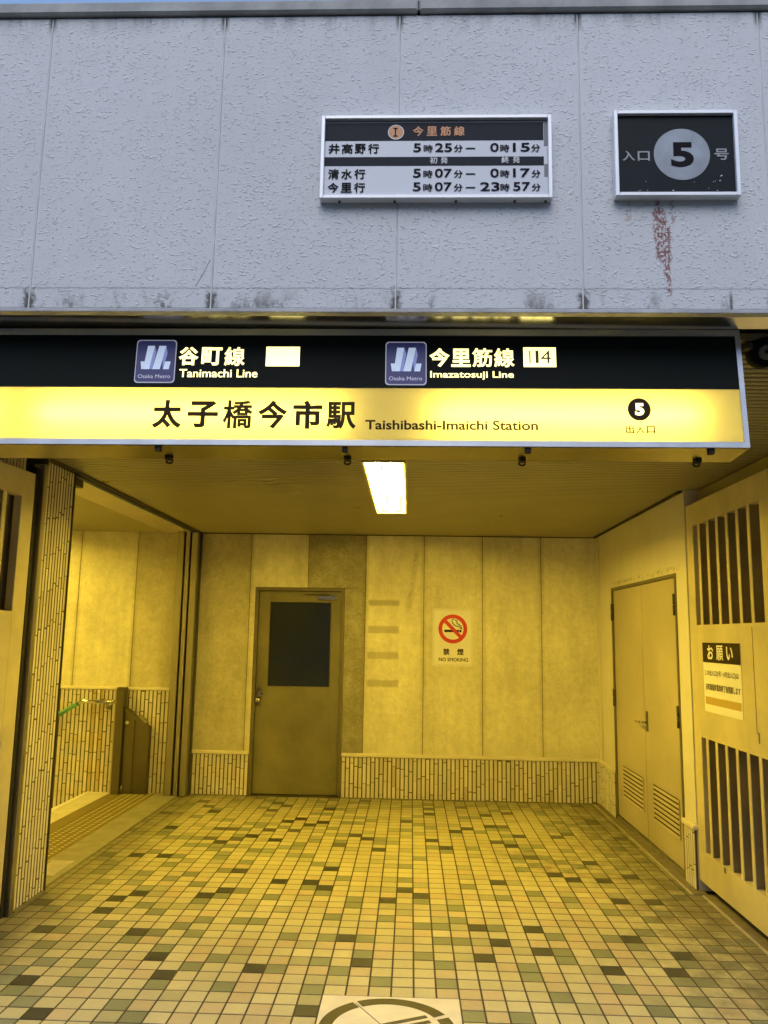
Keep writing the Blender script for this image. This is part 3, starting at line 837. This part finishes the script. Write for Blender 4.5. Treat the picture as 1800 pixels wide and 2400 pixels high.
# ------------------------------------------------------------------ no smoking sheet
ns = thing('no_smoking_sign', 'white no smoking sheet with a red ring on the back wall', 'sign', (0.42, YB, 1.58))
ny = YB - .0015
boxo('backing_sheet', M['clear'], ns, .218, .627, ny, YB - .0002, 1.297, 1.874)
boxo('sheet', M['paper'], ns, .240, .606, ny - .0008, ny - .0001, 1.318, 1.853)
rc = Vector((.4235, ny - .001, 1.670))
m = MB(); ring(m, rc, X_, Z_, -Y_, .108, .146, .0008, 72); m.obj('red_ring', M['red'], ns)
m = MB(); dv = Vector((1, 0, -1)).normalized(); pv = Vector((1, 0, 1)).normalized()
q = [rc - Y_ * .0010 + dv * s * .113 + pv * t * .018 for s, t in ((-1, -1), (1, -1), (1, 1), (-1, 1))]
m.slab(q, -Y_, .0006); m.obj('red_slash', M['red'], ns)
m = MB(); m.box(.338, .486, ny - .0014, ny - .0008, 1.637, 1.661); m.box(.491, .511, ny - .0014, ny - .0008, 1.637, 1.661); m.obj('cigarette', M['ink'], ns)
cv = lambda P: [Vector((.2785 + (x - 495) * .0004168, ny - .0012, 1.8175 - (y - 412) * .0004136)) for x, y in P]
m = MB()
for P in ([(868, 520), (835, 545), (822, 590), (838, 635), (885, 680), (930, 700), (985, 706), (1020, 735), (1030, 770)],
          [(893, 545), (935, 565), (950, 600), (938, 635), (985, 655), (1030, 685), (1055, 730), (1056, 775)]):
    m.tube(cv(P), .0042, 8)
m.obj('smoke_line', M['ink'], ns)
lettering([('禁', .326, .392, 1.407, 1.473, .03), ('煙', .467, .533, 1.407, 1.473, .03), ('NO SMOKING', .283, .579, 1.345, 1.381, .02)],
          (0, ny - .0009, 0), X_, Z_, -Y_, M['ink_brown'], ns)

# ------------------------------------------------------------------ right wall with its double door
rw = MB(); RY0, RY1, RZ = 5.806, 7.664, 2.066
rw.box(XR, XR + .13, 5.585, RY0, 0, ZC + .1); rw.box(XR, XR + .13, RY1, YB - .001, 0, ZC + .1)
rw.box(XR, XR + .13, RY0, RY1, RZ, ZC + .1)
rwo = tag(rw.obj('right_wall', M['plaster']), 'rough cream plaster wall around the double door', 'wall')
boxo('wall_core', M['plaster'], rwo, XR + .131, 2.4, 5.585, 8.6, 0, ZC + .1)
stick_tiles('wainscot_tiles', rwo, (XR - .012, 5.59, 0), Y_, -X_, .206, 0.004, 0.372, pitch=.041, seed=8)
grout_bed(rwo, 'wainscot_grout', (XR - .012, 5.586, 0), (XR - .0005, 5.80, 0.374))
c = MB(); c.box(XR - .032, XR - .0005, 5.562, 5.80, .3745, .408, .008, seg=3); c.box(XR - .0005, 1.93, 5.562, 5.5845, .3745, .408, .006)
c.obj('wainscot_cap', M['slabs'], rwo)
stick_tiles('wainscot_tiles', rwo, (XR - .012, 7.67, 0), Y_, -X_, .62, 0.004, 0.388, pitch=.0415, seed=9)
grout_bed(rwo, 'wainscot_grout', (XR - .012, 7.668, 0), (XR - .0005, YB - .013, 0.39))
boxo('wainscot_cap', M['slabs'], rwo, XR - .026, XR - .0005, 7.668, YB - .027, .3905, .428, .006)
boxo('recess_wall', M['plaster'], rwo, 2.05, 2.12, 2.68, 5.5845, -0.03, ZC + .05)
boxo('gate_header', M['ceil'], rwo, 1.965, 2.048, 2.72, 5.584, 2.53, ZC - .006, .003)

dd = thing('double_door', 'tan steel double door with louvred vents in the right wall', 'door', (XR, 6.735, 0))
f = MB(); fx0, fx1 = XR - .010, XR + .06
f.box(fx0, fx1, RY0, RY0 + .028, .03, RZ, .002); f.box(fx0, fx1, RY1 - .028, RY1, .03, RZ, .002); f.box(fx0, fx1, RY0 + .028, RY1 - .028, RZ - .026, RZ, .002)
f.obj('frame', M['door_frame'], dd)
boxo('sill', M['mortar'], dd, XR - .004, fx1, RY0, RY1, -0.003, .0295, .002)
YS = 6.722
for y0, y1, lv in ((YS + .007, RY1 - .031, (6.812, 7.440)), (RY0 + .031, YS - .007, (5.925, 6.54))):
    l = boxo('leaf', M['leaf'], dd, XR + .006, XR + .044, y0, y1, .045, RZ - .029, .002)
    boxo('louver_shade_plate', M['void'], l, XR + .0035, XR + .0058, lv[0], lv[1], .232, .496)  # near-black plate laid on the leaf, standing in for shade in the vents
    s = MB()
    for k in range(8):
        zc = .243 + k * .0345
        s.slab([(XR - .004, lv[0] + .006, zc - .013), (XR - .004, lv[1] - .006, zc - .013), (XR + .0055, lv[1] - .006, zc + .0085), (XR + .0055, lv[0] + .006, zc + .0085)], (-1, 0, .45), .0012)
    s.box(XR - .002, XR + .0033, lv[0] - .004, lv[0] + .0055, .228, .50); s.box(XR - .002, XR + .0033, lv[1] - .0055, lv[1] + .004, .228, .50)
    s.obj('louver_slats', M['leaf'], l)
boxo('door_gap', M['void'], dd, XR + .045, XR + .05, RY0 + .03, RY1 - .03, .03, RZ - .027)
for yy, z0, z1 in ((7.645, 1.765, 1.918), (7.62, .992, 1.146), (5.865, 1.767, 1.920), (5.842, .990, 1.142)):
    yy = RY1 - .029 if yy > 7 else RY0 + .029
    h = MB(); h.tube([(XR - .012, yy, z0), (XR - .012, yy, (z0 + z1) / 2 - .002)], .011, 12); h.tube([(XR - .012, yy, (z0 + z1) / 2 + .002), (XR - .012, yy, z1)], .011, 12)
    h.box(XR - .010, XR + .004, yy - .022, yy + .022, z0 + .006, z1 - .006, .001)
    h.obj('hinge', M['dark'], dd)
e = boxo('escutcheon', M['steel_dark'], dd, XR - .002, XR + .0055, 6.628, 6.672, .876, 1.034, .003)
h = MB(); h.tube([(XR - .002, 6.650, .945), (XR - .048, 6.650, .945)], .011, 14)
h.tube([(XR - .048, 6.640, .945), (XR - .048, 6.69, .945), (XR - .047, 6.80, .940), (XR - .040, 6.83, .938)], [.011, .011, .009, .008], 14)
h.obj('lever', M['chrome'], e)
h = MB(); h.tube([(XR - .002, 6.650, 1.0), (XR - .010, 6.650, 1.0)], .012, 14); h.obj('key_cylinder', M['chrome'], e)

# ------------------------------------------------------------------ gates
def gate(name, label, mirror):
    """local: leaf runs along +y from the near end (y=0) to the far end (y=L); face looks to -x"""
    L, top = 1.30, 2.505
    t = thing(name, label, 'gate', (0, 0, 0))
    f = MB(); d = .05; st_ = .128
    f.box(0, d, L - st_, L, .07, top, .003); f.box(0, d, 0, st_, .07, top, .003)
    wt, wb, lt, lb = 2.354, 1.695, .980, .266
    f.box(.0008, d - .0008, st_, L - st_, wt, top - .0008, .0); f.box(.0008, d - .0008, st_, L - st_, .0708, lb, 0.0)
    f.box(.0008, d - .0008, st_, L - st_, lt, wb, .0)
    f.obj('frame', M['gate'], t)
    k0 = L - .225
    for z0, z1 in ((wb, wt), (lb, lt)):
        for k in range(6):
            y = k0 - k * .158
            b = MB(); b.box(.009, .066, y - .0125, y + .0125, z0 + .0005, z1 - .0005, .001); bo_ = b.obj('bar', M['fin_shade'], t)
            b = MB(); b.box(.003, .0088, y - .019, y + .019, z0 + .0005, z1 - .0005, .002); b.obj('bar_lit_edge', M['gate'], bo_)  # strip kept full cream to stand for the fin's lit front edge
    s = MB(); s.box(-.0010, .0012, .297, .300, 1.10, wb - .02); s.obj('seam', M['dark'], t)
    s = MB(); s.box(-.0009, .0004, .268, .284, 1.05, 1.11, .0004); s.obj('chipped_paint', M['door_frame'], t)
    s = MB(); s.box(-.0015, .0006, L - .225 - .158 - .075, L - .225 - .158 - .045, lb - .035, lb - .004, .0005); s.obj('rust_patch', M['door_frame'], t)
    bk = MB(); bk.box(.075, .080, .05, L - .02, .05, top - .02); bk.obj('backing_sheet', M['fin_shade'], t)
    return t
g1 = gate('gate_leaf', 'cream slatted gate leaf folded back along the right wall', False)
g1.location = (1.880, 5.575 - 1.30, 0)
g2 = copy_tree(g1)
tag(g2, 'cream slatted gate leaf folded back beside the tiled pier', 'gate')
g2.location = (-2.235, 4.64, 0); g2.rotation_euler = (0, 0, math.pi - rad(4.9))
# turned round so that its face looks to the right; its first end is the far end
for o, gl in ((g1, 'folding gate leaves'), (g2, 'folding gate leaves')): o['group'] = gl

# notice on the right gate
NX = 1.880
nt_ = thing('gate_notice', 'white notice with a black heading taped to the right gate', 'notice', (NX, 5.13, 1.37))
boxo('sheet', M['paper'], nt_, NX - .0022, NX - .0002, 4.745, 5.345, 1.152, 1.582)
boxo('heading_band', M['ink_brown'], nt_, NX - .0030, NX - .0023, 4.745, 5.345, 1.459, 1.582)
boxo('ochre_bar', M['ochre'], nt_, NX - .0030, NX - .0023, 4.760, 5.325, 1.200, 1.246)
U = -Y_
lettering([('お', .085, .185, 1.478, 1.565, .03), ('願', .235, .345, 1.476, 1.567, .015), ('い', .395, .495, 1.482, 1.560, .03)],
          (NX - .0031, 5.345, 0), U, Z_, -X_, M['paper'], nt_)
lettering([('この出入口(5号・6号出入口)は', .03, .565, 1.372, 1.412, .01), ('谷町線最終電車終了後閉鎖します', .03, .58, 1.288, 1.330, .01)],
          (NX - .0024, 5.345, 0), U, Z_, -X_, M['ink_brown'], nt_)

# ------------------------------------------------------------------ tiled pier on the left
pr = MB(); pr.box(-2.55, XL - .012, 4.80, 5.198, -0.03, ZC + .1)
pro = tag(pr.obj('tiled_pier', M['grout']), 'tall pier clad in narrow upright cream tiles, left of the opening', 'pier')
stick_tiles('stick_tiles', pro, (XL - .012, 4.802, 0), Y_, X_, .392, 0.012, ZC - .003, pitch=.0392, gap=.0150, t=.0012, length=.226, seed=21)
boxo('pier_foot', M['mortar'], pro, XL - .012, XL + .004, 4.80, 5.195, -.003, .010, .002)
boxo('corner_trim', M['dark'], pro, XL - .012, XL - .001, 5.1945, 5.1995, 0.0, ZC, .001)
stj = MB(); stj.box(-2.30, XL - .002, 4.745, 4.796, 0, ZC - .03, .003)
stj.obj('metal_jamb', M['steel'], pro)
boxo('jamb_gap', M['void'], pro, -2.34, XL - .03, 4.70, 4.7445, 0, ZC - .06)
bwk = MB(); bwk.box(-2.55, -2.325, 2.68, 4.698, -0.03, ZC + .1)
bwk_o = tag(bwk.obj('tiled_side_wall', M['grout']), 'tile clad wall behind and above the left gate leaf', 'wall')
stick_tiles('stick_tiles', bwk_o, (-2.325, 2.70, 0), Y_, X_, 1.99, 2.30, ZC - .003, pitch=.0392, length=.226, seed=22)

# shutter track in the ceiling and guides at the far end of the left opening
tr = thing('shutter_track', 'dark shutter slot in the ceiling over the left opening', 'shutter track', (-2.22, 6.7, ZC))
boxo('slot', M['void'], tr, -2.250, -2.186, 5.20, 8.30, ZC - .004, ZC + .012)
boxo('slot_lip', M['alu'], tr, -2.262, -2.2505, 5.25, 8.12, ZC - .022, ZC + .012, .002)
boxo('slot_lip', M['dark'], tr, -2.1855, -2.176, 2.72, 8.30, ZC - .014, ZC - .0005, .002)
boxo('end_bracket', M['dark'], tr, -2.29, -2.235, 5.201, 5.33, ZC - .075, ZC - .023, .003)
hd_ = MB(); hd_.box(-2.564, -2.2625, 5.2, YB, ZC - .006, ZC + .012, .002)
tag(hd_.obj('opening_soffit', M['leaf']), 'plain painted strip in the ceiling over the left opening', 'soffit')
gd = thing('shutter_guide', 'stainless shutter guide posts against the back wall', 'shutter guide', (-2.29, 8.2, 0))
for a, b in ((-2.400, -2.333), (-2.313, -2.272), (-2.253, -2.190)):
    p = MB(); p.box(a, b, 8.16, 8.30, 0.004, ZC - .008, .004); p.obj('post', M['steel'], gd)
boxo('slot_backing', M['void'], gd, -2.39, -2.20, 8.22, 8.312, 0.003, ZC - .009)
boxo('side_fin', M['dark'], gd, -2.1895, -2.178, 8.24, 8.30, 0.003, ZC - .012)

# stainless side panel and handrail by the stairs
sp = thing('stair_side_panel', 'dull stainless panel with a sloping top at the stair landing', 'panel', (-2.76, 8.24, 0))
boxo('post', M['steel_dark'], sp, -2.935, -2.855, 8.17, 8.283, 0.0, 1.035, .004)
boxo('post_edge', M['steel'], sp, -2.948, -2.9355, 8.18, 8.283, 0.0, 1.0, .002)
p = MB(); p.slab([(-2.8545, 8.215, .004), (-2.600, 8.215, .004), (-2.600, 8.215, .655), (-2.8545, 8.215, .842)], -Y_, .05); p.obj('panel', M['steel_dark'], sp)
p = MB(); p.box(-2.75, -2.735, 8.209, 8.2145, .01, .72); p.obj('panel_seam', M['dark'], sp)
p = MB(); p.slab([(-2.70, 8.19, .742), (-2.63, 8.19, .688), (-2.62, 8.19, .705), (-2.69, 8.19, .765)], -Y_, .06); p.obj('latch', M['steel'], sp)
p = MB(); p.tube([(-2.82, 8.214, .69), (-2.82, 8.204, .69)], .018, 16); p.obj('lock', M['chrome'], sp)
p = MB(); p.slab([(-2.86, 8.20, .02), (-2.845, 8.20, .02), (-2.825, 8.20, .085), (-2.84, 8.20, .085)], -Y_, .01); p.obj('bolt', M['chrome'], sp)

hr = thing('handrail', 'bright tube handrail bending down along the stair wall', 'handrail', (-3.2, 8.22, 0.88))
p = MB(); p.tube([(-2.955, 8.215, .889), (-3.28, 8.215, .889), (-3.30, 8.215, .885), (-3.34, 8.215, .862)], .019, 16); p.obj('level_rail', M['chrome'], hr)
p = MB(); p.tube([(-3.34, 8.215, .862), (-3.60, 8.215, .713), (-5.5, 8.215, -.38)], .021, 16); p.obj('sloping_grip', M['green'], hr)
for x, z in ((-3.05, .889), (-3.60, .713)):
    p = MB(); p.tube([(x, 8.215, z - .019), (x, 8.215, z - .05), (x, 8.24, z - .065), (x, 8.295, z - .065)], .009, 10)
    p.tube([(x, 8.283, z - .065), (x, 8.296, z - .065)], .026, 16); p.obj('bracket', M['steel'], hr)

# ------------------------------------------------------------------ round black fitting beside the sign
sc = thing('dome_camera', 'round black camera with a pale hub hanging right of the lit sign', 'camera', (1.215, 2.72, 2.6))
p = MB(); p.tube([(1.20, 2.75, ZC), (1.20, 2.75, 2.598)], .052, 24); p.obj('mount', M['black'], sc)
p = MB(); p.tube([(1.214, 2.80, 2.600), (1.212, 2.76, 2.590), (1.208, 2.708, 2.578), (1.207, 2.700, 2.576)], [.03, .052, .052, .046], 28); p.obj('body', M['black'], sc)
p = MB(); p.tube([(1.207, 2.7005, 2.576), (1.206, 2.694, 2.5745)], [.027, .022], 24); p.obj('hub', M['curb'], sc)
p = MB(); p.tube([(1.206, 2.6935, 2.5745), (1.206, 2.691, 2.574)], .007, 14); p.obj('lens', M['void'], sc)
p = MB(); p.box(1.138, 1.165, 2.70, 2.735, 2.588, 2.612, .003); p.tube([(1.150, 2.70, 2.594), (1.150, 2.688, 2.594)], .010, 12); p.obj('clamp', M['dark'], sc)

# ------------------------------------------------------------------ timetable board
TF = 2.436
tt = thing('timetable_sign', 'aluminium framed timetable of first and last trains on the wall', 'sign', (0.06, YF, 3.14))
f = MB(); frame(f, -.315, .4405, TF, YF - .0005, 2.9955, 3.290, .0125, .0018); f.obj('frame', M['alu_white'], tt)
boxo('panel', M['tt_pale'], tt, -.3022, .4277, TF + .012, YF - .002, 3.0082, 3.2773)
pf = TF + .0118
boxo('heading_band', M['tt_dark'], tt, -.302, .4145, pf - .0008, pf, 3.205, 3.268)
boxo('middle_band', M['tt_dark'], tt, -.302, .4150, pf - .0008, pf, 3.1155, 3.1465)
boxo('top_strip', M['tt_grey'], tt, -.302, .4275, pf - .0006, pf, 3.2685, 3.277)
for z0, z1 in ((3.184, 3.2675), (3.0755, 3.1195)): boxo('grey_tab', M['tt_grey'], tt, .4160, .4270, pf - .0006, pf, z0, z1)
p = MB(); p.slab(disc_pts((-.0685, pf - .0015, 3.2345), X_, Z_, .0255)[::-1], -Y_, .0006); p.obj('line_disc', M['orange'], tt)
p = MB(); ring(p, (-.0685, pf - .001, 3.2345), X_, Z_, -Y_, .0235, .0265, .0008, 48); p.obj('disc_rim', M['pale'], tt)
TX = lambda x: -.3350 + .0004915 * x
TZ = lambda y: 3.3265 - .0005325 * y
def tb(s, x0, x1, y0, y1, w): return (s, TX(x0), TX(x1), TZ(y1), TZ(y0), w)
P0 = (0, pf - .001, 0)
lettering([tb('今', 655, 728, 135, 200, .03), tb('里', 748, 818, 135, 200, .03), tb('筋', 838, 910, 135, 200, .03), tb('線', 930, 1003, 135, 200, .03)], P0, X_, Z_, -Y_, M['orange'], tt)
lettering([tb('初', 770, 820, 342, 385, .025), tb('発', 842, 890, 342, 385, .025), tb('終', 1245, 1297, 340, 383, .025), tb('発', 1320, 1368, 340, 383, .025)], P0, X_, Z_, -Y_, M['pale'], tt)
p0 = (0, pf - .0022, 0)
p = MB()
for x0, x1 in ((525, 553),): p.box(TX(x0), TX(x1), p0[1] - .0003, p0[1] + .0002, TZ(150), TZ(144)); p.box(TX(x0), TX(x1), p0[1] - .0003, p0[1] + .0002, TZ(202), TZ(196)); p.box(TX(535), TX(543), p0[1] - .0003, p0[1] + .0002, TZ(196.1), TZ(149.9))
p.obj('line_letter', M['ink'], tt)
def row(y, name, n, d1, d2):
    it = []
    w = (428 - 95) / 4 if n == 4 else 83
    for k, ch in enumerate(name): it.append(tb(ch, 92 + k * 88, 92 + k * 88 + 74, y, y + 66, .022))
    h1, m1 = d1; h2, m2 = d2
    yy = y - 1
    it += [tb(h1, 660, 712, yy, yy + 58, .015), tb('時', 728, 790, yy + 10, yy + 60, .018), tb(m1, 805, 918, yy, yy + 58, .015), tb('分', 930, 990, yy + 10, yy + 60, .018)]
    it += [tb('一', 1010, 1072, yy + 31, yy + 39, .0)]
    if len(h2) == 2: it.append(tb(h2, 1105, 1232, yy, yy + 58, .015))
    else: it.append(tb(h2, 1172, 1228, yy, yy + 58, .015))
    it += [tb('時', 1238, 1298, yy + 10, yy + 60, .018), tb(m2, 1322, 1434, yy, yy + 58, .015), tb('分', 1443, 1503, yy + 10, yy + 60, .018)]
    return it
lettering(row(249, '井高野行', 4, ('5', '25'), ('0', '15')), P0, X_, Z_, -Y_, M['ink'], tt)
lettering(row(419, '清水行', 3, ('5', '07'), ('0', '17')), P0, X_, Z_, -Y_, M['ink'], tt)
lettering(row(509, '今里行', 3, ('5', '07'), ('23', '57')), P0, X_, Z_, -Y_, M['ink'], tt)
for x in (-.25, -.07, .13, .32, .42):
    p = MB(); p.tube([(x, 2.455, 2.9955), (x, 2.455, 2.990)], .004, 10); p.obj('screw', M['dark'], tt)

# ------------------------------------------------------------------ exit number board
fs = thing('exit_number_sign', 'framed dark exit sign with a grey disc numbered five', 'sign', (0.84, YF, 3.15))
f = MB(); frame(f, .6415, 1.0405, TF, YF - .0005, 3.0025, 3.3025, .0130, .0018); f.obj('frame', M['alu_white'], fs)
boxo('panel', M['five_panel'], fs, .6548, 1.0272, TF + .012, YF - .002, 3.0158, 3.2892)
p = MB(); p.slab(disc_pts((.860, pf - .0010, 3.152), X_, Z_, .090, n=72)[::-1], -Y_, .0008); p.obj('disc', M['five_disc'], fs)
lettering([('5', .8247, .8976, 3.107, 3.194, .035)], (0, pf - .0012, 0), X_, Z_, -Y_, M['ink'], fs)
lettering([('入', .669, .709, 3.129, 3.165, .02), ('口', .718, .757, 3.129, 3.163, .02), ('号', .9643, 1.010, 3.131, 3.171, .02)], (0, pf - .0003, 0), X_, Z_, -Y_, M['five_letter'], fs)
rn = random.Random(4); p = MB()
for k in range(14):
    x, z, r = rn.uniform(.665, 1.01), rn.uniform(3.02, 3.09), rn.uniform(.0006, .0019)
    p.slab(disc_pts((x, pf - .0002, z), X_, Z_, r * 1.5, r, 8)[::-1], -Y_, .0002)
p.obj('paint_flecks', M['pale'], fs)

# ------------------------------------------------------------------ lit station sign
SO = Vector((0.0, 2.5987, 2.612)); SU = Vector((0.99993, 0.010199, 0.005679)); SV = Vector((0.006434, -0.07564, -0.997114))
SN = SV.cross(SU).normalized()
if SN.y > 0: SN = -SN
ss = thing('station_sign', 'long lit station sign, black above and glowing yellow below', 'sign', SO)
def P(a, b, d=0.0): return SO + SU * a + SV * b + SN * d
def srect(mb, a0, a1, b0, b1, d, t):
    mb.slab([P(a0, b1, d), P(a1, b1, d), P(a1, b0, d), P(a0, b0, d)], SN, t)
SA0, SA1, SH, BAND = -2.05, 1.0805, 0.4100, 0.2098
f = MB()
srect(f, SA0, SA1, 0.0, 0.0225, .004, .162); srect(f, SA0, SA1, .3915, SH, .004, .162)
srect(f, SA1 - .0165, SA1, .0225, .3915, .004, .158); srect(f, SA0, SA0 + .0165, .0225, .3915, .004, .158)
f.obj('frame', M['alu'], ss)
f = MB()
f.slab([P(SA0 + .001, SH + .0015, -.156), P(SA1 - .001, SH + .0015, -.156), P(SA1 - .001, SH + .0015, -.002), P(SA0 + .001, SH + .0015, -.002)], SV, .0012)
f.obj('bottom_plate', M['header'], ss)
for a in (-1.455, -.842, -.226, .371, .962):
    q = MB()
    srect(q, a - .009, a + .009, SH + .0016, SH + .016, -.006, .022)
    lo = q.obj('latch', M['void'], ss)
    q = MB(); srect(q, a - .010, a + .010, SH + .0016, SH + .010, -.125, .026)
    q.tube([P(a + math.cos(t) * .011, SH + .010 + math.sin(t) * .009, -.150) for t in [k * math.pi / 8 for k in range(17)]], .0032, 8)
    q.obj('latch_ring', M['void'], lo)
b = MB(); srect(b, SA0 + .0165, SA1 - .0165, .0225, .3915, -.150, .004); srect(b, SA0 + .0165, SA1 - .0165, BAND - .002, BAND + .002, -.008, .140)
b.obj('back_sheet', M['curb'], ss)
b = MB(); srect(b, SA0 + .0165, SA1 - .0165, .0225, BAND, 0.0, .006); b.obj('black_panel', M['black'], ss)
b = MB(); srect(b, SA0 + .0165, SA1 - .0165, BAND, .3915, 0.0, .002); b.obj('lit_panel', M['acrylic'], ss)
for a, c in ((0.07, 0.93), (-1.25, -0.25), (-2.0, -1.40)):
    t = MB(); t.tube([P(a, .300, -.050), P(c, .300, -.050)], .0125, 12); t.obj('tube', M['sign_tube'], ss)
VU = -SV
def st_(items, mat, d=.0004, nm='lettering', lift=.001):
    return lettering([(s, a0, a1, -b1, -b0, w) for s, a0, a1, b0, b1, w in items], SO + SN * d, SU, VU, SN, mat, ss, nm, lift)
st_([('太', -.8652, -.7665, .2544, .3530, .036), ('子', -.7475, -.6465, .2575, .3505, .036), ('橋', -.6305, -.5310, .2545, .3530, .022),
     ('今', -.5155, -.4165, .2550, .3530, .036), ('市', -.3990, -.3015, .2550, .3533, .036), ('駅', -.2885, -.1905, .2590, .3530, .026)], M['ink_brown'])
st_([('Taishibashi-Imaichi Station', -.1595, .4036, .3212, .3545, .022)], M['ink_brown'])
st_([('出', .6864, .7140, .3355, .3630, .022), ('入', .7195, .7470, .3358, .3628, .026), ('口', .7545, .7812, .3375, .3622, .026)], M['ink_brown'])
d_ = MB(); d_.slab(disc_pts(P(.7345, .2807, .0012), SU, SV, .0375, .0390, 56), SN, .0008); d_.obj('exit_disc', M['ink_brown'], ss)
st_([('5', .7200, .7500, .2595, .3020, .05)], M['lit'], .0014)
st_([('谷', -.7909, -.7245, .0649, .1310, .035), ('町', -.7140, -.6450, .0660, .1310, .03), ('線', -.6370, -.5679, .0649, .1327, .02)], M['lit'])
st_([('Tanimachi Line', -.7853, -.5229, .1450, .1739, .012)], M['lit'])
st_([('今', .0498, .1175, .0671, .1340, .035), ('里', .1230, .1870, .0690, .1340, .03), ('筋', .1920, .2590, .0671, .1345, .02), ('線', .2650, .3327, .0671, .1345, .02)], M['lit'])
st_([('Imazatosuji Line', .0529, .3291, .1490, .1795, .012)], M['lit'])
for a0, a1 in ((-.4969, -.3840), (.3626, .4703)):
    q = MB(); srect(q, a0, a1, .0638, .1334, .0012, .001); q.obj('lit_plate', M['lit'], ss)
st_([('I', .3815, .3862, .0760, .1205, 0), ('1', .4020, .4130, .0755, .1200, 0), ('4', .4200, .4535, .0755, .1200, 0)], M['ink_olive'], .0014)

def badge(a0, a1, b0, b1):
    q = MB(); r = .012; pts = []
    for cx, cy, t0 in ((a1 - r, b1 - r, 0), (a0 + r, b1 - r, math.pi / 2), (a0 + r, b0 + r, math.pi), (a1 - r, b0 + r, 1.5 * math.pi)):
        for k in range(7):
            t = t0 + k * math.pi / 12; pts.append((cx + r * math.cos(t), cy + r * math.sin(t)))
    q.slab([P(a, b, .0016) for a, b in pts][::-1], SN, .0014); bo = q.obj('line_badge', M['badge_line'], ss)
    ca, cb = (a0 + a1) / 2, (b0 + b1) / 2
    q = MB(); q.slab([P(ca + (a - ca) * .955, cb + (b - cb) * .955, .0024) for a, b in pts][::-1], SN, .0010); q.obj('badge_field', M['navy'], bo)
    X = lambda x: a0 + (x - 148) / 268 * (a1 - a0)
    Y = lambda y: b0 + (y - 60) / 281 * (b1 - b0)
    for nm, mat, polys in (('emblem_ribbon', M['badge_light'], [[(224, 100), (270, 100), (243, 253), (203, 253)], [(300, 100), (346, 100), (314, 253), (264, 253)],
                                           [(183, 203), (211, 203), (201, 253), (191, 253)], [(347, 203), (383, 203), (374, 253), (336, 253)]]),
                       ('emblem_fold', M['badge_shade'], [[(271, 100), (283, 140), (263, 253), (244, 253)], [(347, 100), (358, 150), (346, 203), (335, 253), (328, 190)]])):
        q = MB()
        for pl in polys:
            q.slab([P(X(x), Y(y), .0032) for x, y in pl][::-1], SN, .0006)
        q.obj(nm, mat, bo)
    lettering([('Osaka Metro', X(172), X(388), -Y(312), -Y(287), .012)], SO + SN * .0026, SU, VU, SN, M['badge_line'], bo, 'lettering', .0006)
badge(-.9358, -.8003, .0403, .1944)
badge(-.0965, .0407, .0450, .1993)
